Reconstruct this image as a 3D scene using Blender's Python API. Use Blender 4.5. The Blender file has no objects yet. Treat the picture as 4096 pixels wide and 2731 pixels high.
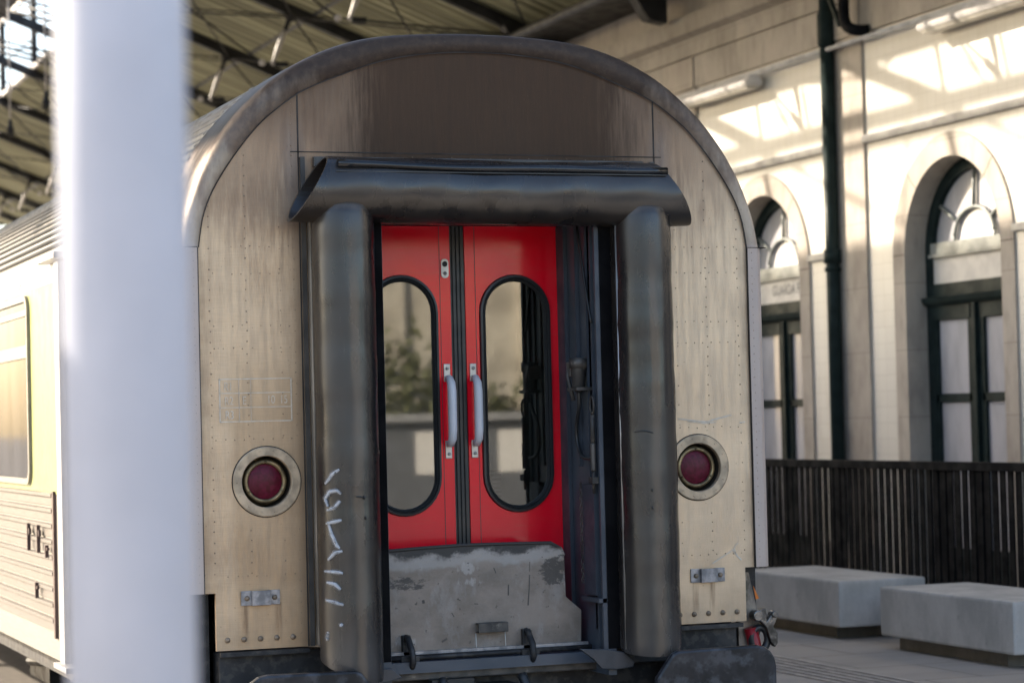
import bpy, bmesh, math, random
from mathutils import Vector, Matrix
random.seed(7)
sc = bpy.context.scene
COL = sc.collection
PI = math.pi

# ------------------------------------------------------------------ camera
cam_d = bpy.data.cameras.new('camera'); cam = bpy.data.objects.new('camera', cam_d); COL.objects.link(cam)
right = Vector((0.937638626, -0.346722234, -0.024849515))
up = Vector((0.012164973, -0.038713117, 0.999176315))
fwd = Vector((0.347398647, 0.937168601, 0.032081047))
M = Matrix.Identity(4)
for i in range(3):
    M[i][0] = right[i]; M[i][1] = up[i]; M[i][2] = -fwd[i]
M.translation = Vector((-3.72308, -10.39556, 2.28))
cam.matrix_world = M
cam_d.sensor_width = 36; cam_d.lens = 85; cam_d.clip_start = 0.05; cam_d.clip_end = 2000
cam_d.dof.use_dof = True; cam_d.dof.focus_distance = 10.9; cam_d.dof.aperture_fstop = 2.9
sc.camera = cam

# ------------------------------------------------------------------ sky, sun, exposure
SUN = Vector((-1, 1.0, 0.74)).normalized()
EL = math.asin(SUN.z); AZ = math.atan2(SUN.x, SUN.y)
w = bpy.data.worlds.new('World'); sc.world = w; w.use_nodes = True
nt = w.node_tree; nt.nodes.clear()
sky = nt.nodes.new('ShaderNodeTexSky'); sky.sky_type = 'NISHITA'; sky.sun_disc = False
sky.sun_elevation = EL; sky.sun_rotation = AZ; sky.dust_density = 2.5; sky.air_density = 1.0
bg = nt.nodes.new('ShaderNodeBackground'); bg.inputs['Strength'].default_value = 0.15
out = nt.nodes.new('ShaderNodeOutputWorld')
nt.links.new(sky.outputs[0], bg.inputs[0]); nt.links.new(bg.outputs[0], out.inputs[0])
sd = bpy.data.lights.new('sun', 'SUN'); sd.energy = 4.2; sd.angle = math.radians(0.6); sd.color = (1.0, 0.87, 0.70)
so = bpy.data.objects.new('sun', sd); COL.objects.link(so)
so.rotation_euler = (-SUN).to_track_quat('-Z', 'Y').to_euler()
sc.view_settings.view_transform = 'Standard'; sc.view_settings.look = 'None'
sc.view_settings.exposure = 1.62; sc.view_settings.gamma = 1.0
sc.cycles.max_bounces = 8; sc.cycles.diffuse_bounces = 5; sc.cycles.glossy_bounces = 4

# ------------------------------------------------------------------ material helpers
class N:
    def __init__(s, name):
        s.m = bpy.data.materials.new(name); s.m.use_nodes = True
        s.t = s.m.node_tree; s.b = s.t.nodes['Principled BSDF']; s.co = None
    def new(s, k, **kw):
        n = s.t.nodes.new(k)
        for a, v in kw.items(): setattr(n, a, v)
        return n
    def link(s, a, b): s.t.links.new(a, b)
    def coord(s):
        if s.co is None: s.co = s.new('ShaderNodeNewGeometry').outputs['Position']
        return s.co
    def scaled(s, sx, sy, sz):
        mp = s.new('ShaderNodeMapping'); mp.inputs['Scale'].default_value = (sx, sy, sz)
        tc = s.new('ShaderNodeTexCoord'); s.link(tc.outputs['Object'], mp.inputs[0]); return mp.outputs[0]
    def noise(s, scale, sv=(1, 1, 1), detail=4, rough=.55, lo=.35, hi=.65, dist=0):
        n = s.new('ShaderNodeTexNoise'); n.inputs['Scale'].default_value = scale; n.inputs['Detail'].default_value = detail
        n.inputs['Roughness'].default_value = rough; n.inputs['Distortion'].default_value = dist
        s.link(s.scaled(*sv), n.inputs['Vector'])
        return s.rng(n.outputs['Fac'], lo, hi)
    def rng(s, v, a, b, c=0., d=1.):
        m = s.new('ShaderNodeMapRange'); m.interpolation_type = 'SMOOTHSTEP' if a != b else 'LINEAR'
        m.inputs[1].default_value = a; m.inputs[2].default_value = b; m.inputs[3].default_value = c; m.inputs[4].default_value = d
        s.link(v, m.inputs[0]); return m.outputs[0]
    def math(s, op, a, b=None):
        m = s.new('ShaderNodeMath', operation=op)
        for i, v in enumerate((a, b)):
            if v is None: continue
            if isinstance(v, (int, float)): m.inputs[i].default_value = v
            else: s.link(v, m.inputs[i])
        return m.outputs[0]
    def xyz(s):
        tc = s.new('ShaderNodeTexCoord'); sp = s.new('ShaderNodeSeparateXYZ'); s.link(tc.outputs['Object'], sp.inputs[0]); return sp.outputs
    def mix(s, f, a, b, blend='MIX'):
        m = s.new('ShaderNodeMix', data_type='RGBA', blend_type=blend)
        for i, v in ((0, f), (6, a), (7, b)):
            if isinstance(v, (int, float)): m.inputs[i].default_value = v
            elif isinstance(v, tuple): m.inputs[i].default_value = (*v, 1)
            else: s.link(v, m.inputs[i])
        return m.outputs[2]
    def col(s, c):
        if isinstance(c, tuple): s.b.inputs['Base Color'].default_value = (*c, 1)
        else: s.link(c, s.b.inputs['Base Color'])
    def rough(s, r):
        if isinstance(r, (int, float)): s.b.inputs['Roughness'].default_value = r
        else: s.link(r, s.b.inputs['Roughness'])
    def bump(s, h, strength=.2, dist=.01):
        b = s.new('ShaderNodeBump'); b.inputs['Strength'].default_value = strength; b.inputs['Distance'].default_value = dist
        s.link(h, b.inputs['Height']); s.link(b.outputs[0], s.b.inputs['Normal'])

def simple(name, c, r=.5, metal=0., var=.12, scale=6., bump=0., sv=(1, 1, 1), dirt=None, dirt_lo=.55):
    n = N(name); f = n.noise(scale, sv)
    c2 = tuple(max(0, x * (1 - var * 2)) for x in c)
    cc = n.mix(f, c, c2)
    if dirt: cc = n.mix(n.noise(scale * 2.3, sv, lo=dirt_lo, hi=dirt_lo + .15), cc, dirt)
    n.col(cc); n.b.inputs['Metallic'].default_value = metal
    n.rough(n.rng(f, 0, 1, r * .85, min(1, r * 1.15)))
    if bump: n.bump(n.noise(scale * 6, sv, lo=0, hi=1), bump)
    return n.m

# ------------------------------------------------------------------ mesh helpers
class MB:
    def __init__(s): s.v = []; s.f = []; s.mi = []; s.sm = []; s.cur = 0; s.smooth = False
    def add(s, vs, fs, smooth=None):
        o = len(s.v); s.v += [tuple(v) for v in vs]
        for f in fs: s.f.append(tuple(o + i for i in f)); s.mi.append(s.cur); s.sm.append(s.smooth if smooth is None else smooth)
        return s
    def box(s, x0, x1, y0, y1, z0, z1, bev=0.):
        if bev:
            bm = bmesh.new(); bmesh.ops.create_cube(bm, size=1)
            for v in bm.verts: v.co = Vector(((x0 + x1) / 2 + v.co.x * (x1 - x0), (y0 + y1) / 2 + v.co.y * (y1 - y0), (z0 + z1) / 2 + v.co.z * (z1 - z0)))
            bmesh.ops.bevel(bm, geom=list(bm.edges), offset=bev, segments=2, affect='EDGES', profile=.6)
            bm.verts.index_update(); s.add([v.co[:] for v in bm.verts], [[v.index for v in f.verts] for f in bm.faces]); bm.free(); return s
        vs = [(x, y, z) for x in (x0, x1) for y in (y0, y1) for z in (z0, z1)]
        return s.add(vs, [(0, 1, 3, 2), (4, 6, 7, 5), (0, 4, 5, 1), (2, 3, 7, 6), (0, 2, 6, 4), (1, 5, 7, 3)])
    def prism(s, pts, axis, a, b, smooth=False):
        # pts: 2D list in plane perpendicular to axis ('x': (y,z), 'y': (x,z), 'z': (x,y))
        def P(p, t):
            return {'x': (t, p[0], p[1]), 'y': (p[0], t, p[1]), 'z': (p[0], p[1], t)}[axis]
        n = len(pts); vs = [P(p, a) for p in pts] + [P(p, b) for p in pts]
        s.add(vs, [tuple(range(n)), tuple(range(2 * n - 1, n - 1, -1))], False)
        o = len(s.v) - 2 * n
        for i in range(n):
            j = (i + 1) % n; s.f.append((o + i, o + j, o + n + j, o + n + i)); s.mi.append(s.cur); s.sm.append(smooth)
        return s
    def tube(s, path, r, seg=12, caps=True, closed=False, flat=None):
        pts = [Vector(p) for p in path]; n = len(pts); rings = []
        rr = r if isinstance(r, (list, tuple)) else [r] * n
        prev = None
        for i, p in enumerate(pts):
            if closed: t = (pts[(i + 1) % n] - pts[i - 1])
            elif i == 0: t = pts[1] - p
            elif i == n - 1: t = p - pts[i - 1]
            else: t = (pts[i + 1] - p).normalized() + (p - pts[i - 1]).normalized()
            t.normalize()
            if prev is None:
                u = t.orthogonal().normalized() if abs(t.z) > .9 else Vector((0, 0, 1)).cross(t).normalized()
            else: u = (prev - t * prev.dot(t)).normalized()
            prev = u; v = t.cross(u)
            rings.append([p + (u * math.cos(a) + v * math.sin(a)) * rr[i] for a in [2 * PI * k / seg for k in range(seg)]])
        vs = [q for ring in rings for q in ring]; fs = []
        m = n if closed else n - 1
        for i in range(m):
            for k in range(seg):
                a = i * seg + k; b = i * seg + (k + 1) % seg; j = (i + 1) % n
                fs.append((a, b, j * seg + (k + 1) % seg, j * seg + k))
        s.add(vs, fs, True)
        if caps and not closed:
            o = len(s.v) - len(vs)
            s.f.append(tuple(o + k for k in range(seg - 1, -1, -1))); s.mi.append(s.cur); s.sm.append(False)
            s.f.append(tuple(o + (n - 1) * seg + k for k in range(seg))); s.mi.append(s.cur); s.sm.append(False)
        return s
    def bar(s, a, b, wy, wz=None):
        # square bar between 2 points
        a = Vector(a); b = Vector(b); t = (b - a).normalized(); wz = wz or wy
        u = Vector((0, 0, 1)).cross(t)
        u = Vector((1, 0, 0)) if u.length < .1 else u.normalized()
        v = t.cross(u); vs = []
        for p in (a, b):
            for (i, j) in ((-1, -1), (1, -1), (1, 1), (-1, 1)): vs.append(p + u * i * wy / 2 + v * j * wz / 2)
        return s.add(vs, [(3, 2, 1, 0), (4, 5, 6, 7), (0, 1, 5, 4), (1, 2, 6, 5), (2, 3, 7, 6), (3, 0, 4, 7)])
    def lathe(s, prof, c, axis='y', seg=32, smooth=True):
        # prof: (radius, along) pairs
        c = Vector(c); vs = []; n = len(prof)
        for r, t in prof:
            for k in range(seg):
                a = 2 * PI * k / seg; p = (r * math.cos(a), r * math.sin(a))
                vs.append(c + (Vector((p[0], t, p[1])) if axis == 'y' else Vector((t, p[0], p[1])) if axis == 'x' else Vector((p[0], p[1], t))))
        fs = [(i * seg + k, i * seg + (k + 1) % seg, (i + 1) * seg + (k + 1) % seg, (i + 1) * seg + k) for i in range(n - 1) for k in range(seg)]
        return s.add(vs, fs, smooth)
    def grid(s, rows, smooth=True, flip=False):
        m = len(rows[0]); vs = [p for r in rows for p in r]
        fs = []
        for i in range(len(rows) - 1):
            for k in range(m - 1):
                f = (i * m + k, i * m + k + 1, (i + 1) * m + k + 1, (i + 1) * m + k)
                fs.append(f[::-1] if flip else f)
        return s.add(vs, fs, smooth)
    def build(s, name, mats, parent=None, loc=(0, 0, 0), bevel=0., recalc=True):
        me = bpy.data.meshes.new(name); me.from_pydata(s.v, [], s.f)
        mats = mats if isinstance(mats, (list, tuple)) else [mats]
        for m in mats: me.materials.append(m)
        me.polygons.foreach_set('material_index', s.mi); me.polygons.foreach_set('use_smooth', s.sm)
        if recalc:
            bm = bmesh.new(); bm.from_mesh(me); bmesh.ops.recalc_face_normals(bm, faces=bm.faces); bm.to_mesh(me); bm.free()
        o = bpy.data.objects.new(name, me); COL.objects.link(o); o.parent = parent; o.location = loc
        if bevel:
            md = o.modifiers.new('bevel', 'BEVEL'); md.width = bevel; md.segments = 2; md.limit_method = 'ANGLE'; md.angle_limit = .6
        return o

def tag(o, label=None, cat=None, group=None, kind=None):
    if label: o['label'] = label
    if cat: o['category'] = cat
    if group: o['group'] = group
    if kind: o['kind'] = kind
    return o
def empty(name, loc=(0, 0, 0), **kw):
    o = bpy.data.objects.new(name, None); COL.objects.link(o); o.location = loc; tag(o, **kw); return o
def copy_tree(o, parent=None):
    c = o.copy(); COL.objects.link(c); c.parent = parent
    for ch in list(o.children): copy_tree(ch, c)
    return c
def text_mesh(name, txt, size, mat, parent, mw, ext=.0006):
    cu = bpy.data.curves.new(name, 'FONT'); cu.body = txt; cu.size = size; cu.extrude = ext
    t = bpy.data.objects.new(name + '_c', cu); COL.objects.link(t)
    dg = bpy.context.evaluated_depsgraph_get(); me = bpy.data.meshes.new_from_object(t.evaluated_get(dg))
    bpy.data.objects.remove(t)
    me.transform(mw); me.materials.clear(); me.materials.append(mat)
    o = bpy.data.objects.new(name, me); COL.objects.link(o); o.parent = parent; return o

# ------------------------------------------------------------------ materials
def mk_endwall():
    n = N('coach_end_sheet'); X = n.xyz(); x, z = X['X'], X['Z']; ax = n.math('ABSOLUTE', x)
    streak = n.noise(5, (9, 1, .7), detail=8, rough=.65, lo=.3, hi=.7)
    brushed = n.noise(14, (22, 1, 1.2), detail=5, lo=.3, hi=.7)
    hbr = n.noise(10, (1, 1, 26), detail=4, lo=.3, hi=.7)
    blot = n.noise(2.2, (1, 1, 1), detail=5, lo=.35, hi=.7)
    clean = n.mix(blot, (.63, .46, .30), (.38, .25, .15))
    clean = n.mix(n.math('MULTIPLY', brushed, .35), clean, (.69, .54, .38))
    clean = n.mix(n.math('MULTIPLY', hbr, .22), clean, (.33, .25, .18))
    # lighter towards the right hand side
    clean = n.mix(n.math('MULTIPLY', n.rng(x, .3, 1.1), .45), clean, (.76, .61, .44))
    # traffic grime low on the left strip
    # soot of the diesel exhaust, upper middle, with brown fringe
    wob = n.math('MULTIPLY', n.math('SUBTRACT', streak, .5), .13)
    s1 = n.rng(n.math('ADD', z, wob), 3.28, 3.42)
    s2 = n.rng(n.math('ADD', n.math('ABSOLUTE', n.math('SUBTRACT', x, .06)), wob), .92, .52)
    s2b = n.rng(n.math('ADD', ax, wob), 1.40, .88)
    top = n.rng(z, 3.45, 3.80)
    brown = n.math('MULTIPLY', n.math('MULTIPLY', n.rng(n.math('ADD', z, wob), 2.95, 3.50), n.rng(n.math('ADD', ax, wob), 1.60, .95)), .92)
    c = n.mix(brown, clean, n.mix(blot, (.255, .165, .105), (.16, .095, .060)))
    soot = n.math('MULTIPLY', n.math('MAXIMUM', n.math('MULTIPLY', s1, s2), n.math('MULTIPLY', top, n.math('MULTIPLY', s2b, .6))), .97)
    c = n.mix(soot, c, n.mix(streak, (.054, .033, .0215), (.070, .043, .028)))
    # dust blown round the lamps and at the floor line
    low = n.math('MULTIPLY', n.rng(n.math('ADD', z, n.math('MULTIPLY', wob, 1.6)), 1.85, 1.45), n.math('MULTIPLY', blot, .4))
    c = n.mix(low, c, (.24, .17, .11))
    lf = n.math('MULTIPLY', n.math('MULTIPLY', n.rng(x, -1.22, -1.16), n.rng(x, -.6, -.9)), n.rng(z, 2.75, 2.3))
    c = n.mix(n.math('MULTIPLY', lf, .45), c, (.32, .21, .115))
    rb = n.math('MULTIPLY', n.rng(ax, .98, .87), n.rng(ax, .82, .87))
    rb = n.math('MULTIPLY', n.math('MULTIPLY', rb, n.rng(z, 3.0, 3.2)), n.rng(z, 3.7, 3.5))
    c = n.mix(n.math('MULTIPLY', rb, .55), c, (.12, .11, .115))
    eg = n.math('MAXIMUM', n.math('MULTIPLY', n.rng(n.math('ABSOLUTE', n.math('SUBTRACT', ax, .866)), .045, .004), .45), n.math('MULTIPLY', n.rng(ax, 1.26, 1.325), n.math('MULTIPLY', blot, .5)))
    c = n.mix(eg, c, (.19, .125, .08))
    # fine pitting
    sp = n.noise(75, detail=2, lo=.68, hi=.74)
    c = n.mix(n.math('MULTIPLY', sp, .45), c, (.12, .085, .06))
    # rust runs under the lamp irons
    for cx0, zz in ((-1.15, 1.49), (-1.0, 1.49), (1.02, 1.49), (1.105, 1.49)):
        a = n.rng(n.math('ABSOLUTE', n.math('SUBTRACT', x, cx0)), .022, .004)
        b = n.math('MULTIPLY', n.rng(z, 1.30, 1.42), n.rng(z, 1.505, 1.495))
        c = n.mix(n.math('MULTIPLY', n.math('MULTIPLY', a, b), n.math('MULTIPLY', streak, .75)), c, (.16, .085, .04))
    n.col(c); n.rough(n.rng(streak, 0, 1, .36, .58)); n.link(n.math('SUBTRACT', .45, n.math('MULTIPLY', soot, .45)), n.b.inputs['Metallic']); n.link(n.math('SUBTRACT', .5, n.math('MULTIPLY', soot, .42)), n.b.inputs['Specular IOR Level'])
    n.bump(n.math('ADD', n.noise(1.6, lo=0, hi=1), n.math('MULTIPLY', brushed, .06)), .22, .02)
    return n.m
def mk_collar():
    n = N('coach_collar_sheet'); X = n.xyz(); x, y, z = X['X'], X['Y'], X['Z']
    streak = n.noise(6, (2, 2, .8), detail=6, lo=.3, hi=.7)
    fine = n.noise(30, (1, 1, 1), detail=4, lo=.35, hi=.7)
    clean = n.mix(streak, (.50, .42, .33), (.38, .30, .24))
    clean = n.mix(n.math('MULTIPLY', n.rng(z, 3.10, 3.06), .75), clean, (.50, .415, .375))
    wob = n.math('MULTIPLY', n.math('SUBTRACT', streak, .5), .16)
    b = n.rng(n.math('ADD', z, wob), 3.20, 3.60)
    c = n.mix(n.math('MULTIPLY', b, .8), clean, n.mix(fine, (.135, .095, .072), (.075, .056, .050)))
    c = n.mix(n.rng(n.math('ADD', z, wob), 3.62, 3.88), c, n.mix(fine, (.052, .038, .031), (.070, .050, .039)))
    c = n.mix(n.math('MULTIPLY', n.rng(y, .03, .09), n.rng(z, 3.52, 3.60)), c, n.mix(fine, (.014, .0155, .019), (.021, .021, .023)))  # grimed flank, with the shade above the sun patch painted in bluish
    sp = n.noise(70, detail=2, lo=.66, hi=.74)
    c = n.mix(n.math('MULTIPLY', sp, .4), c, (.10, .08, .065))
    n.col(c); n.rough(.5); n.b.inputs['Metallic'].default_value = .1; n.b.inputs['Specular IOR Level'].default_value = .15
    n.bump(fine, .08, .01); return n.m
def mk_rubber():
    n = N('gangway_rubber'); X = n.xyz(); z = X['Z']
    f = n.noise(3.5, (1.5, 1.5, .7), detail=6, lo=.3, hi=.72); g = n.noise(22, detail=5, lo=.45, hi=.75)
    c = n.mix(f, (.012, .011, .0115), (.024, .0195, .017))
    dust = n.math('MULTIPLY', n.rng(n.math('ADD', z, n.math('MULTIPLY', f, .15)), 1.55, 1.2), .35)
    c = n.mix(dust, c, (.11, .105, .105)); c = n.mix(n.math('MULTIPLY', g, .12), c, (.06, .05, .042))
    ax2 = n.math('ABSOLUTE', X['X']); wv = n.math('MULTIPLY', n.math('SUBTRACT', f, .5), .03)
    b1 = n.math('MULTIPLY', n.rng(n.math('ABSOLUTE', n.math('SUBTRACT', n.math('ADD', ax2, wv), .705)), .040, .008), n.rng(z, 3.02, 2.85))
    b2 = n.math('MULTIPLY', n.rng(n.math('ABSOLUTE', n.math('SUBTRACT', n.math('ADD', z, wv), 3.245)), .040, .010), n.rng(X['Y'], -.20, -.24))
    c = n.mix(n.math('MULTIPLY', n.math('MAXIMUM', b1, b2), n.rng(f, 0, 1, .35, .75)), c, (.088, .070, .054))  # highlight bands along tubes and header put into the rubber colour
    sc1 = n.noise(16, (5, 5, .5), detail=6, rough=.7, lo=.62, hi=.70); c = n.mix(n.math('MULTIPLY', sc1, .35), c, (.12, .105, .09))
    n.col(c); n.rough(n.rng(f, 0, 1, .22, .36)); n.b.inputs['Specular IOR Level'].default_value = .7
    n.bump(n.noise(3.2, (1, 1, .6), lo=0, hi=1, detail=2), .22, .03); return n.m
def mk_flap():
    n = N('worn_bridge_plate'); X = n.xyz(); x, z = X['X'], X['Z']
    a = n.noise(3.2, (1, 1, 1.4), detail=8, rough=.65, lo=.35, hi=.65); b = n.noise(9, (1, 1, .5), detail=8, rough=.7, lo=.5, hi=.66)
    c = n.mix(a, (.27, .225, .19), (.175, .145, .12))
    c = n.mix(n.math('MULTIPLY', b, .32), c, (.36, .35, .34))
    wz = n.math('ADD', z, n.math('MULTIPLY', n.math('SUBTRACT', a, .5), .05))
    d1 = n.math('MULTIPLY', n.rng(wz, 1.60, 1.635), n.rng(wz, 1.50, 1.53, 0, 1))
    edge = n.rng(wz, 1.655, 1.685)
    c = n.mix(edge, c, (.045, .042, .04))
    pale = n.math('MULTIPLY', n.rng(wz, 1.60, 1.635), n.rng(wz, 1.685, 1.655)); c = n.mix(n.math('MULTIPLY', pale, .55), c, (.40, .385, .37))
    for (px, pz, rx, rz) in ((.36, 1.575, .085, .060), (-.43, 1.545, .13, .032)):
        dx = n.math('DIVIDE', n.math('SUBTRACT', x, px), rx); dz = n.math('DIVIDE', n.math('SUBTRACT', z, pz), rz)
        r = n.math('ADD', n.math('ADD', n.math('MULTIPLY', dx, dx), n.math('MULTIPLY', dz, dz)), n.math('MULTIPLY', n.math('SUBTRACT', n.noise(14, (.6, 1, 1.3), detail=9, rough=.8, lo=.3, hi=.7), .5), 2.4))
        c = n.mix(n.math('MULTIPLY', n.rng(r, 1.15, .6), .85), c, (.055, .051, .047))
    for (px, pz, rx, rz) in ((-.075, 1.60, .045, .03), (-.07, 1.54, .05, .022), (.45, 1.50, .06, .09), (-.40, 1.28, .06, .03)):
        dx = n.math('DIVIDE', n.math('SUBTRACT', x, px), rx); dz = n.math('DIVIDE', n.math('SUBTRACT', z, pz), rz)
        r = n.math('ADD', n.math('ADD', n.math('MULTIPLY', dx, dx), n.math('MULTIPLY', dz, dz)), n.math('MULTIPLY', n.math('SUBTRACT', n.noise(22, (1, 1, .4), detail=6, rough=.7, lo=.3, hi=.7), .5), 1.8))
        c = n.mix(n.math('MULTIPLY', n.rng(r, 1.1, .3), .5), c, (.44, .42, .40))
    sp = n.noise(45, detail=3, lo=.68, hi=.72); c = n.mix(n.math('MULTIPLY', sp, .7), c, (.05, .045, .04))
    n.col(c); n.rough(.6); n.b.inputs['Metallic'].default_value = .3; n.bump(a, .15); return n.m
def mk_red():
    n = N('red_door_paint'); f = n.noise(3, (1, 1, 1), detail=6, lo=.3, hi=.7); g = n.noise(60, (.15, 1, 1), detail=3, lo=.5, hi=.8)
    c = n.mix(f, (.88, .006, .024), (.78, .005, .021)); c = n.mix(n.math('MULTIPLY', g, .2), c, (.62, .06, .05))
    n.col(c); n.rough(n.rng(f, 0, 1, .10, .22)); n.b.inputs['Coat Weight'].default_value = .1; n.b.inputs['Specular IOR Level'].default_value = .4; n.b.inputs['Coat Roughness'].default_value = .05
    n.bump(n.noise(2.2, lo=0, hi=1, detail=2), .05, .02); return n.m
def mk_tile():
    n = N('glazed_wall_tile'); X = n.xyz(); cb = n.new('ShaderNodeCombineXYZ'); n.link(X['Y'], cb.inputs[0]); n.link(X['Z'], cb.inputs[1])
    br = n.new('ShaderNodeTexBrick'); n.link(cb.outputs[0], br.inputs['Vector']); br.offset = 0
    br.inputs['Scale'].default_value = 1; br.inputs['Brick Width'].default_value = .15; br.inputs['Row Height'].default_value = .15
    br.inputs['Mortar Size'].default_value = .0022; br.inputs['Mortar Smooth'].default_value = .2
    br.inputs['Color1'].default_value = (.66, .635, .59, 1); br.inputs['Color2'].default_value = (.69, .665, .62, 1); br.inputs['Mortar'].default_value = (.50, .475, .43, 1)
    st = n.noise(1.4, (1, 1, .35), detail=6, lo=.5, hi=.75)
    c = n.mix(n.math('MULTIPLY', st, .35), br.outputs[0], (.50, .44, .34))
    n.col(c); n.rough(.32); return n.m
def mk_stone(name, a, b, joint=0):
    n = N(name); f = n.noise(1.1, (1, 1, .8), detail=7, rough=.6, lo=.35, hi=.68); g = n.noise(9, (1, 1, .35), detail=6, lo=.45, hi=.75)
    c = n.mix(f, a, b); c = n.mix(n.math('MULTIPLY', g, .4), c, tuple(x * .6 for x in b))
    if joint:
        z = n.xyz()['Z']; m = n.math('ABSOLUTE', n.math('SUBTRACT', n.math('FRACT', n.math('DIVIDE', z, joint)), .5))
        c = n.mix(n.math('MULTIPLY', n.rng(m, .008, .003), .5), c, (.12, .10, .08))
    n.col(c); n.rough(.8); n.bump(g, .1); return n.m
def mk_clad():
    n = N('roof_sheeting'); y = n.xyz()['Y']
    f = n.noise(1.2, (.3, 2.5, 1), detail=5, lo=.3, hi=.7)
    st = n.rng(n.noise(3, (.05, 1.2, .05), detail=3, lo=.3, hi=.7), 0, 1)
    c = n.mix(f, (.50, .485, .31), (.30, .295, .20)); c = n.mix(n.math('MULTIPLY', st, .75), c, (.62, .60, .40))
    dk = n.noise(2.3, (.12, .6, .1), detail=4, lo=.45, hi=.6); c = n.mix(n.math('MULTIPLY', dk, .5), c, (.15, .145, .09))
    yy = n.math('ABSOLUTE', n.math('SUBTRACT', n.math('FRACT', n.math('DIVIDE', y, .30)), .5)); c = n.mix(n.math('MULTIPLY', n.rng(yy, .18, .36), .6), c, (.12, .115, .07))
    n.col(c); n.rough(.75); return n.m
def mk_concrete(name, a, b, sc_=3.):
    n = N(name); f = n.noise(sc_, (1, 1, .6), detail=9, rough=.68, lo=.34, hi=.66); g = n.noise(60, detail=3, lo=.6, hi=.7)
    c = n.mix(f, a, b); c = n.mix(n.math('MULTIPLY', g, .3), c, tuple(x * .6 for x in b))
    d = n.noise(5, (1, 1, 1), detail=6, rough=.7, lo=.62, hi=.72); c = n.mix(n.math('MULTIPLY', d, .35), c, tuple(x * .45 for x in b))
    n.col(c); n.rough(.85); n.bump(g, .08); return n.m
def mk_platform():
    n = N('platform_paving'); X = n.xyz(); cb = n.new('ShaderNodeCombineXYZ'); n.link(X['X'], cb.inputs[0]); n.link(X['Y'], cb.inputs[1])
    br = n.new('ShaderNodeTexBrick'); n.link(cb.outputs[0], br.inputs['Vector'])
    br.inputs['Scale'].default_value = 1; br.inputs['Brick Width'].default_value = .8; br.inputs['Row Height'].default_value = .8; br.inputs['Mortar Size'].default_value = .006
    br.inputs['Color1'].default_value = (.38, .345, .31, 1); br.inputs['Color2'].default_value = (.33, .305, .275, 1); br.inputs['Mortar'].default_value = (.09, .085, .08, 1)
    f = n.noise(1.3, (.5, 1.4, 1), detail=7, rough=.6, lo=.35, hi=.7)
    c = n.mix(n.math('MULTIPLY', f, .5), br.outputs[0], (.20, .19, .18)); n.col(c); n.rough(.75); return n.m
def mk_glass(name, tint, mixf=.5, rough=.02, ior=1.6):
    n = N(name); b = n.b
    tr = n.new('ShaderNodeBsdfTransparent'); tr.inputs[0].default_value = (*tint, 1)
    gl = n.new('ShaderNodeBsdfGlossy'); gl.inputs['Roughness'].default_value = rough; gl.inputs[0].default_value = (.95, .95, .92, 1)
    fr = n.new('ShaderNodeFresnel'); fr.inputs[0].default_value = ior
    lw = n.math('ADD', fr.outputs[0], mixf)
    mx = n.new('ShaderNodeMixShader'); n.link(lw, mx.inputs[0]); n.link(tr.outputs[0], mx.inputs[1]); n.link(gl.outputs[0], mx.inputs[2])
    o = [x for x in n.t.nodes if x.type == 'OUTPUT_MATERIAL'][0]; n.link(mx.outputs[0], o.inputs[0]); return n.m

m_end = mk_endwall(); m_collar = mk_collar(); m_rubber = mk_rubber(); m_flap = mk_flap(); m_red = mk_red()
m_seam = simple('seam_gap', (.03, .025, .022), .8)
m_rivet = simple('rivet_head', (.27, .205, .145), .5, metal=.3)
m_tile = mk_tile()
m_stone = mk_stone('pale_limestone', (.47, .42, .365), (.32, .28, .245), .62)
m_stone2 = mk_stone('dressed_stone', (.44, .40, .355), (.30, .27, .235))
m_clad = mk_clad()
m_conc = mk_concrete('bench_concrete', (.54, .53, .51), (.38, .375, .36))
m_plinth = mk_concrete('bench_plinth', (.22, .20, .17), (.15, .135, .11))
m_plat = mk_platform()
m_steelblack = simple('black_steel_paint', (.004, .0045, .0068), .7, var=.2); m_steelblack.node_tree.nodes['Principled BSDF'].inputs['Specular IOR Level'].default_value = .15
m_iron = simple('roof_iron', (.012, .012, .013), .6, var=.2)
m_lightiron = simple('pale_painted_iron', (.62, .58, .54), .5)
m_purlin = simple('grey_purlin_paint', (.12, .125, .14), .5)
m_green = simple('dark_green_paint', (.022, .034, .034), .4, var=.15, dirt=(.028, .036, .036), dirt_lo=.6); m_green.node_tree.nodes['Principled BSDF'].inputs['Specular IOR Level'].default_value = .06
m_greenlight = simple('sunlit_green_paint', (.22, .24, .235), .4, var=.15)  # green of the fanlight bars, lightened to carry the sunlight on them
m_pane = simple('whitened_pane', (.50, .50, .54), .12, var=.14, scale=2.5, sv=(1, 1, .4))
m_panel = simple('white_panel', (.62, .60, .58), .5, var=.05)
m_rail = simple('grey_pipe_paint', (.30, .30, .31), .4)
m_white = simple('white_pipe_paint', (.66, .64, .63), .4)
m_frost = simple('lamp_cover', (.55, .52, .46), .35)
m_colpaint = simple('white_column_paint', (.545, .565, .65), .45, var=.06, scale=3)
m_dark = simple('underframe_black', (.020, .020, .022), .6, var=.25, scale=9, dirt=(.045, .04, .036), dirt_lo=.5)
m_grimy = simple('grimy_steel', (.10, .092, .085), .55, metal=.3, var=.3, scale=7, dirt=(.22, .2, .17), dirt_lo=.6)
m_bluegrey = simple('gangway_inner_paint', (.062, .078, .102), .42, var=.12, scale=3)
m_bluegrey2 = simple('gangway_post_paint', (.050, .062, .082), .5, var=.1)
m_seal = simple('door_seal_rubber', (.022, .024, .026), .4, var=.1)
m_alu = simple('brushed_aluminium', (.50, .49, .47), .35, metal=.7, var=.1)
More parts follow.
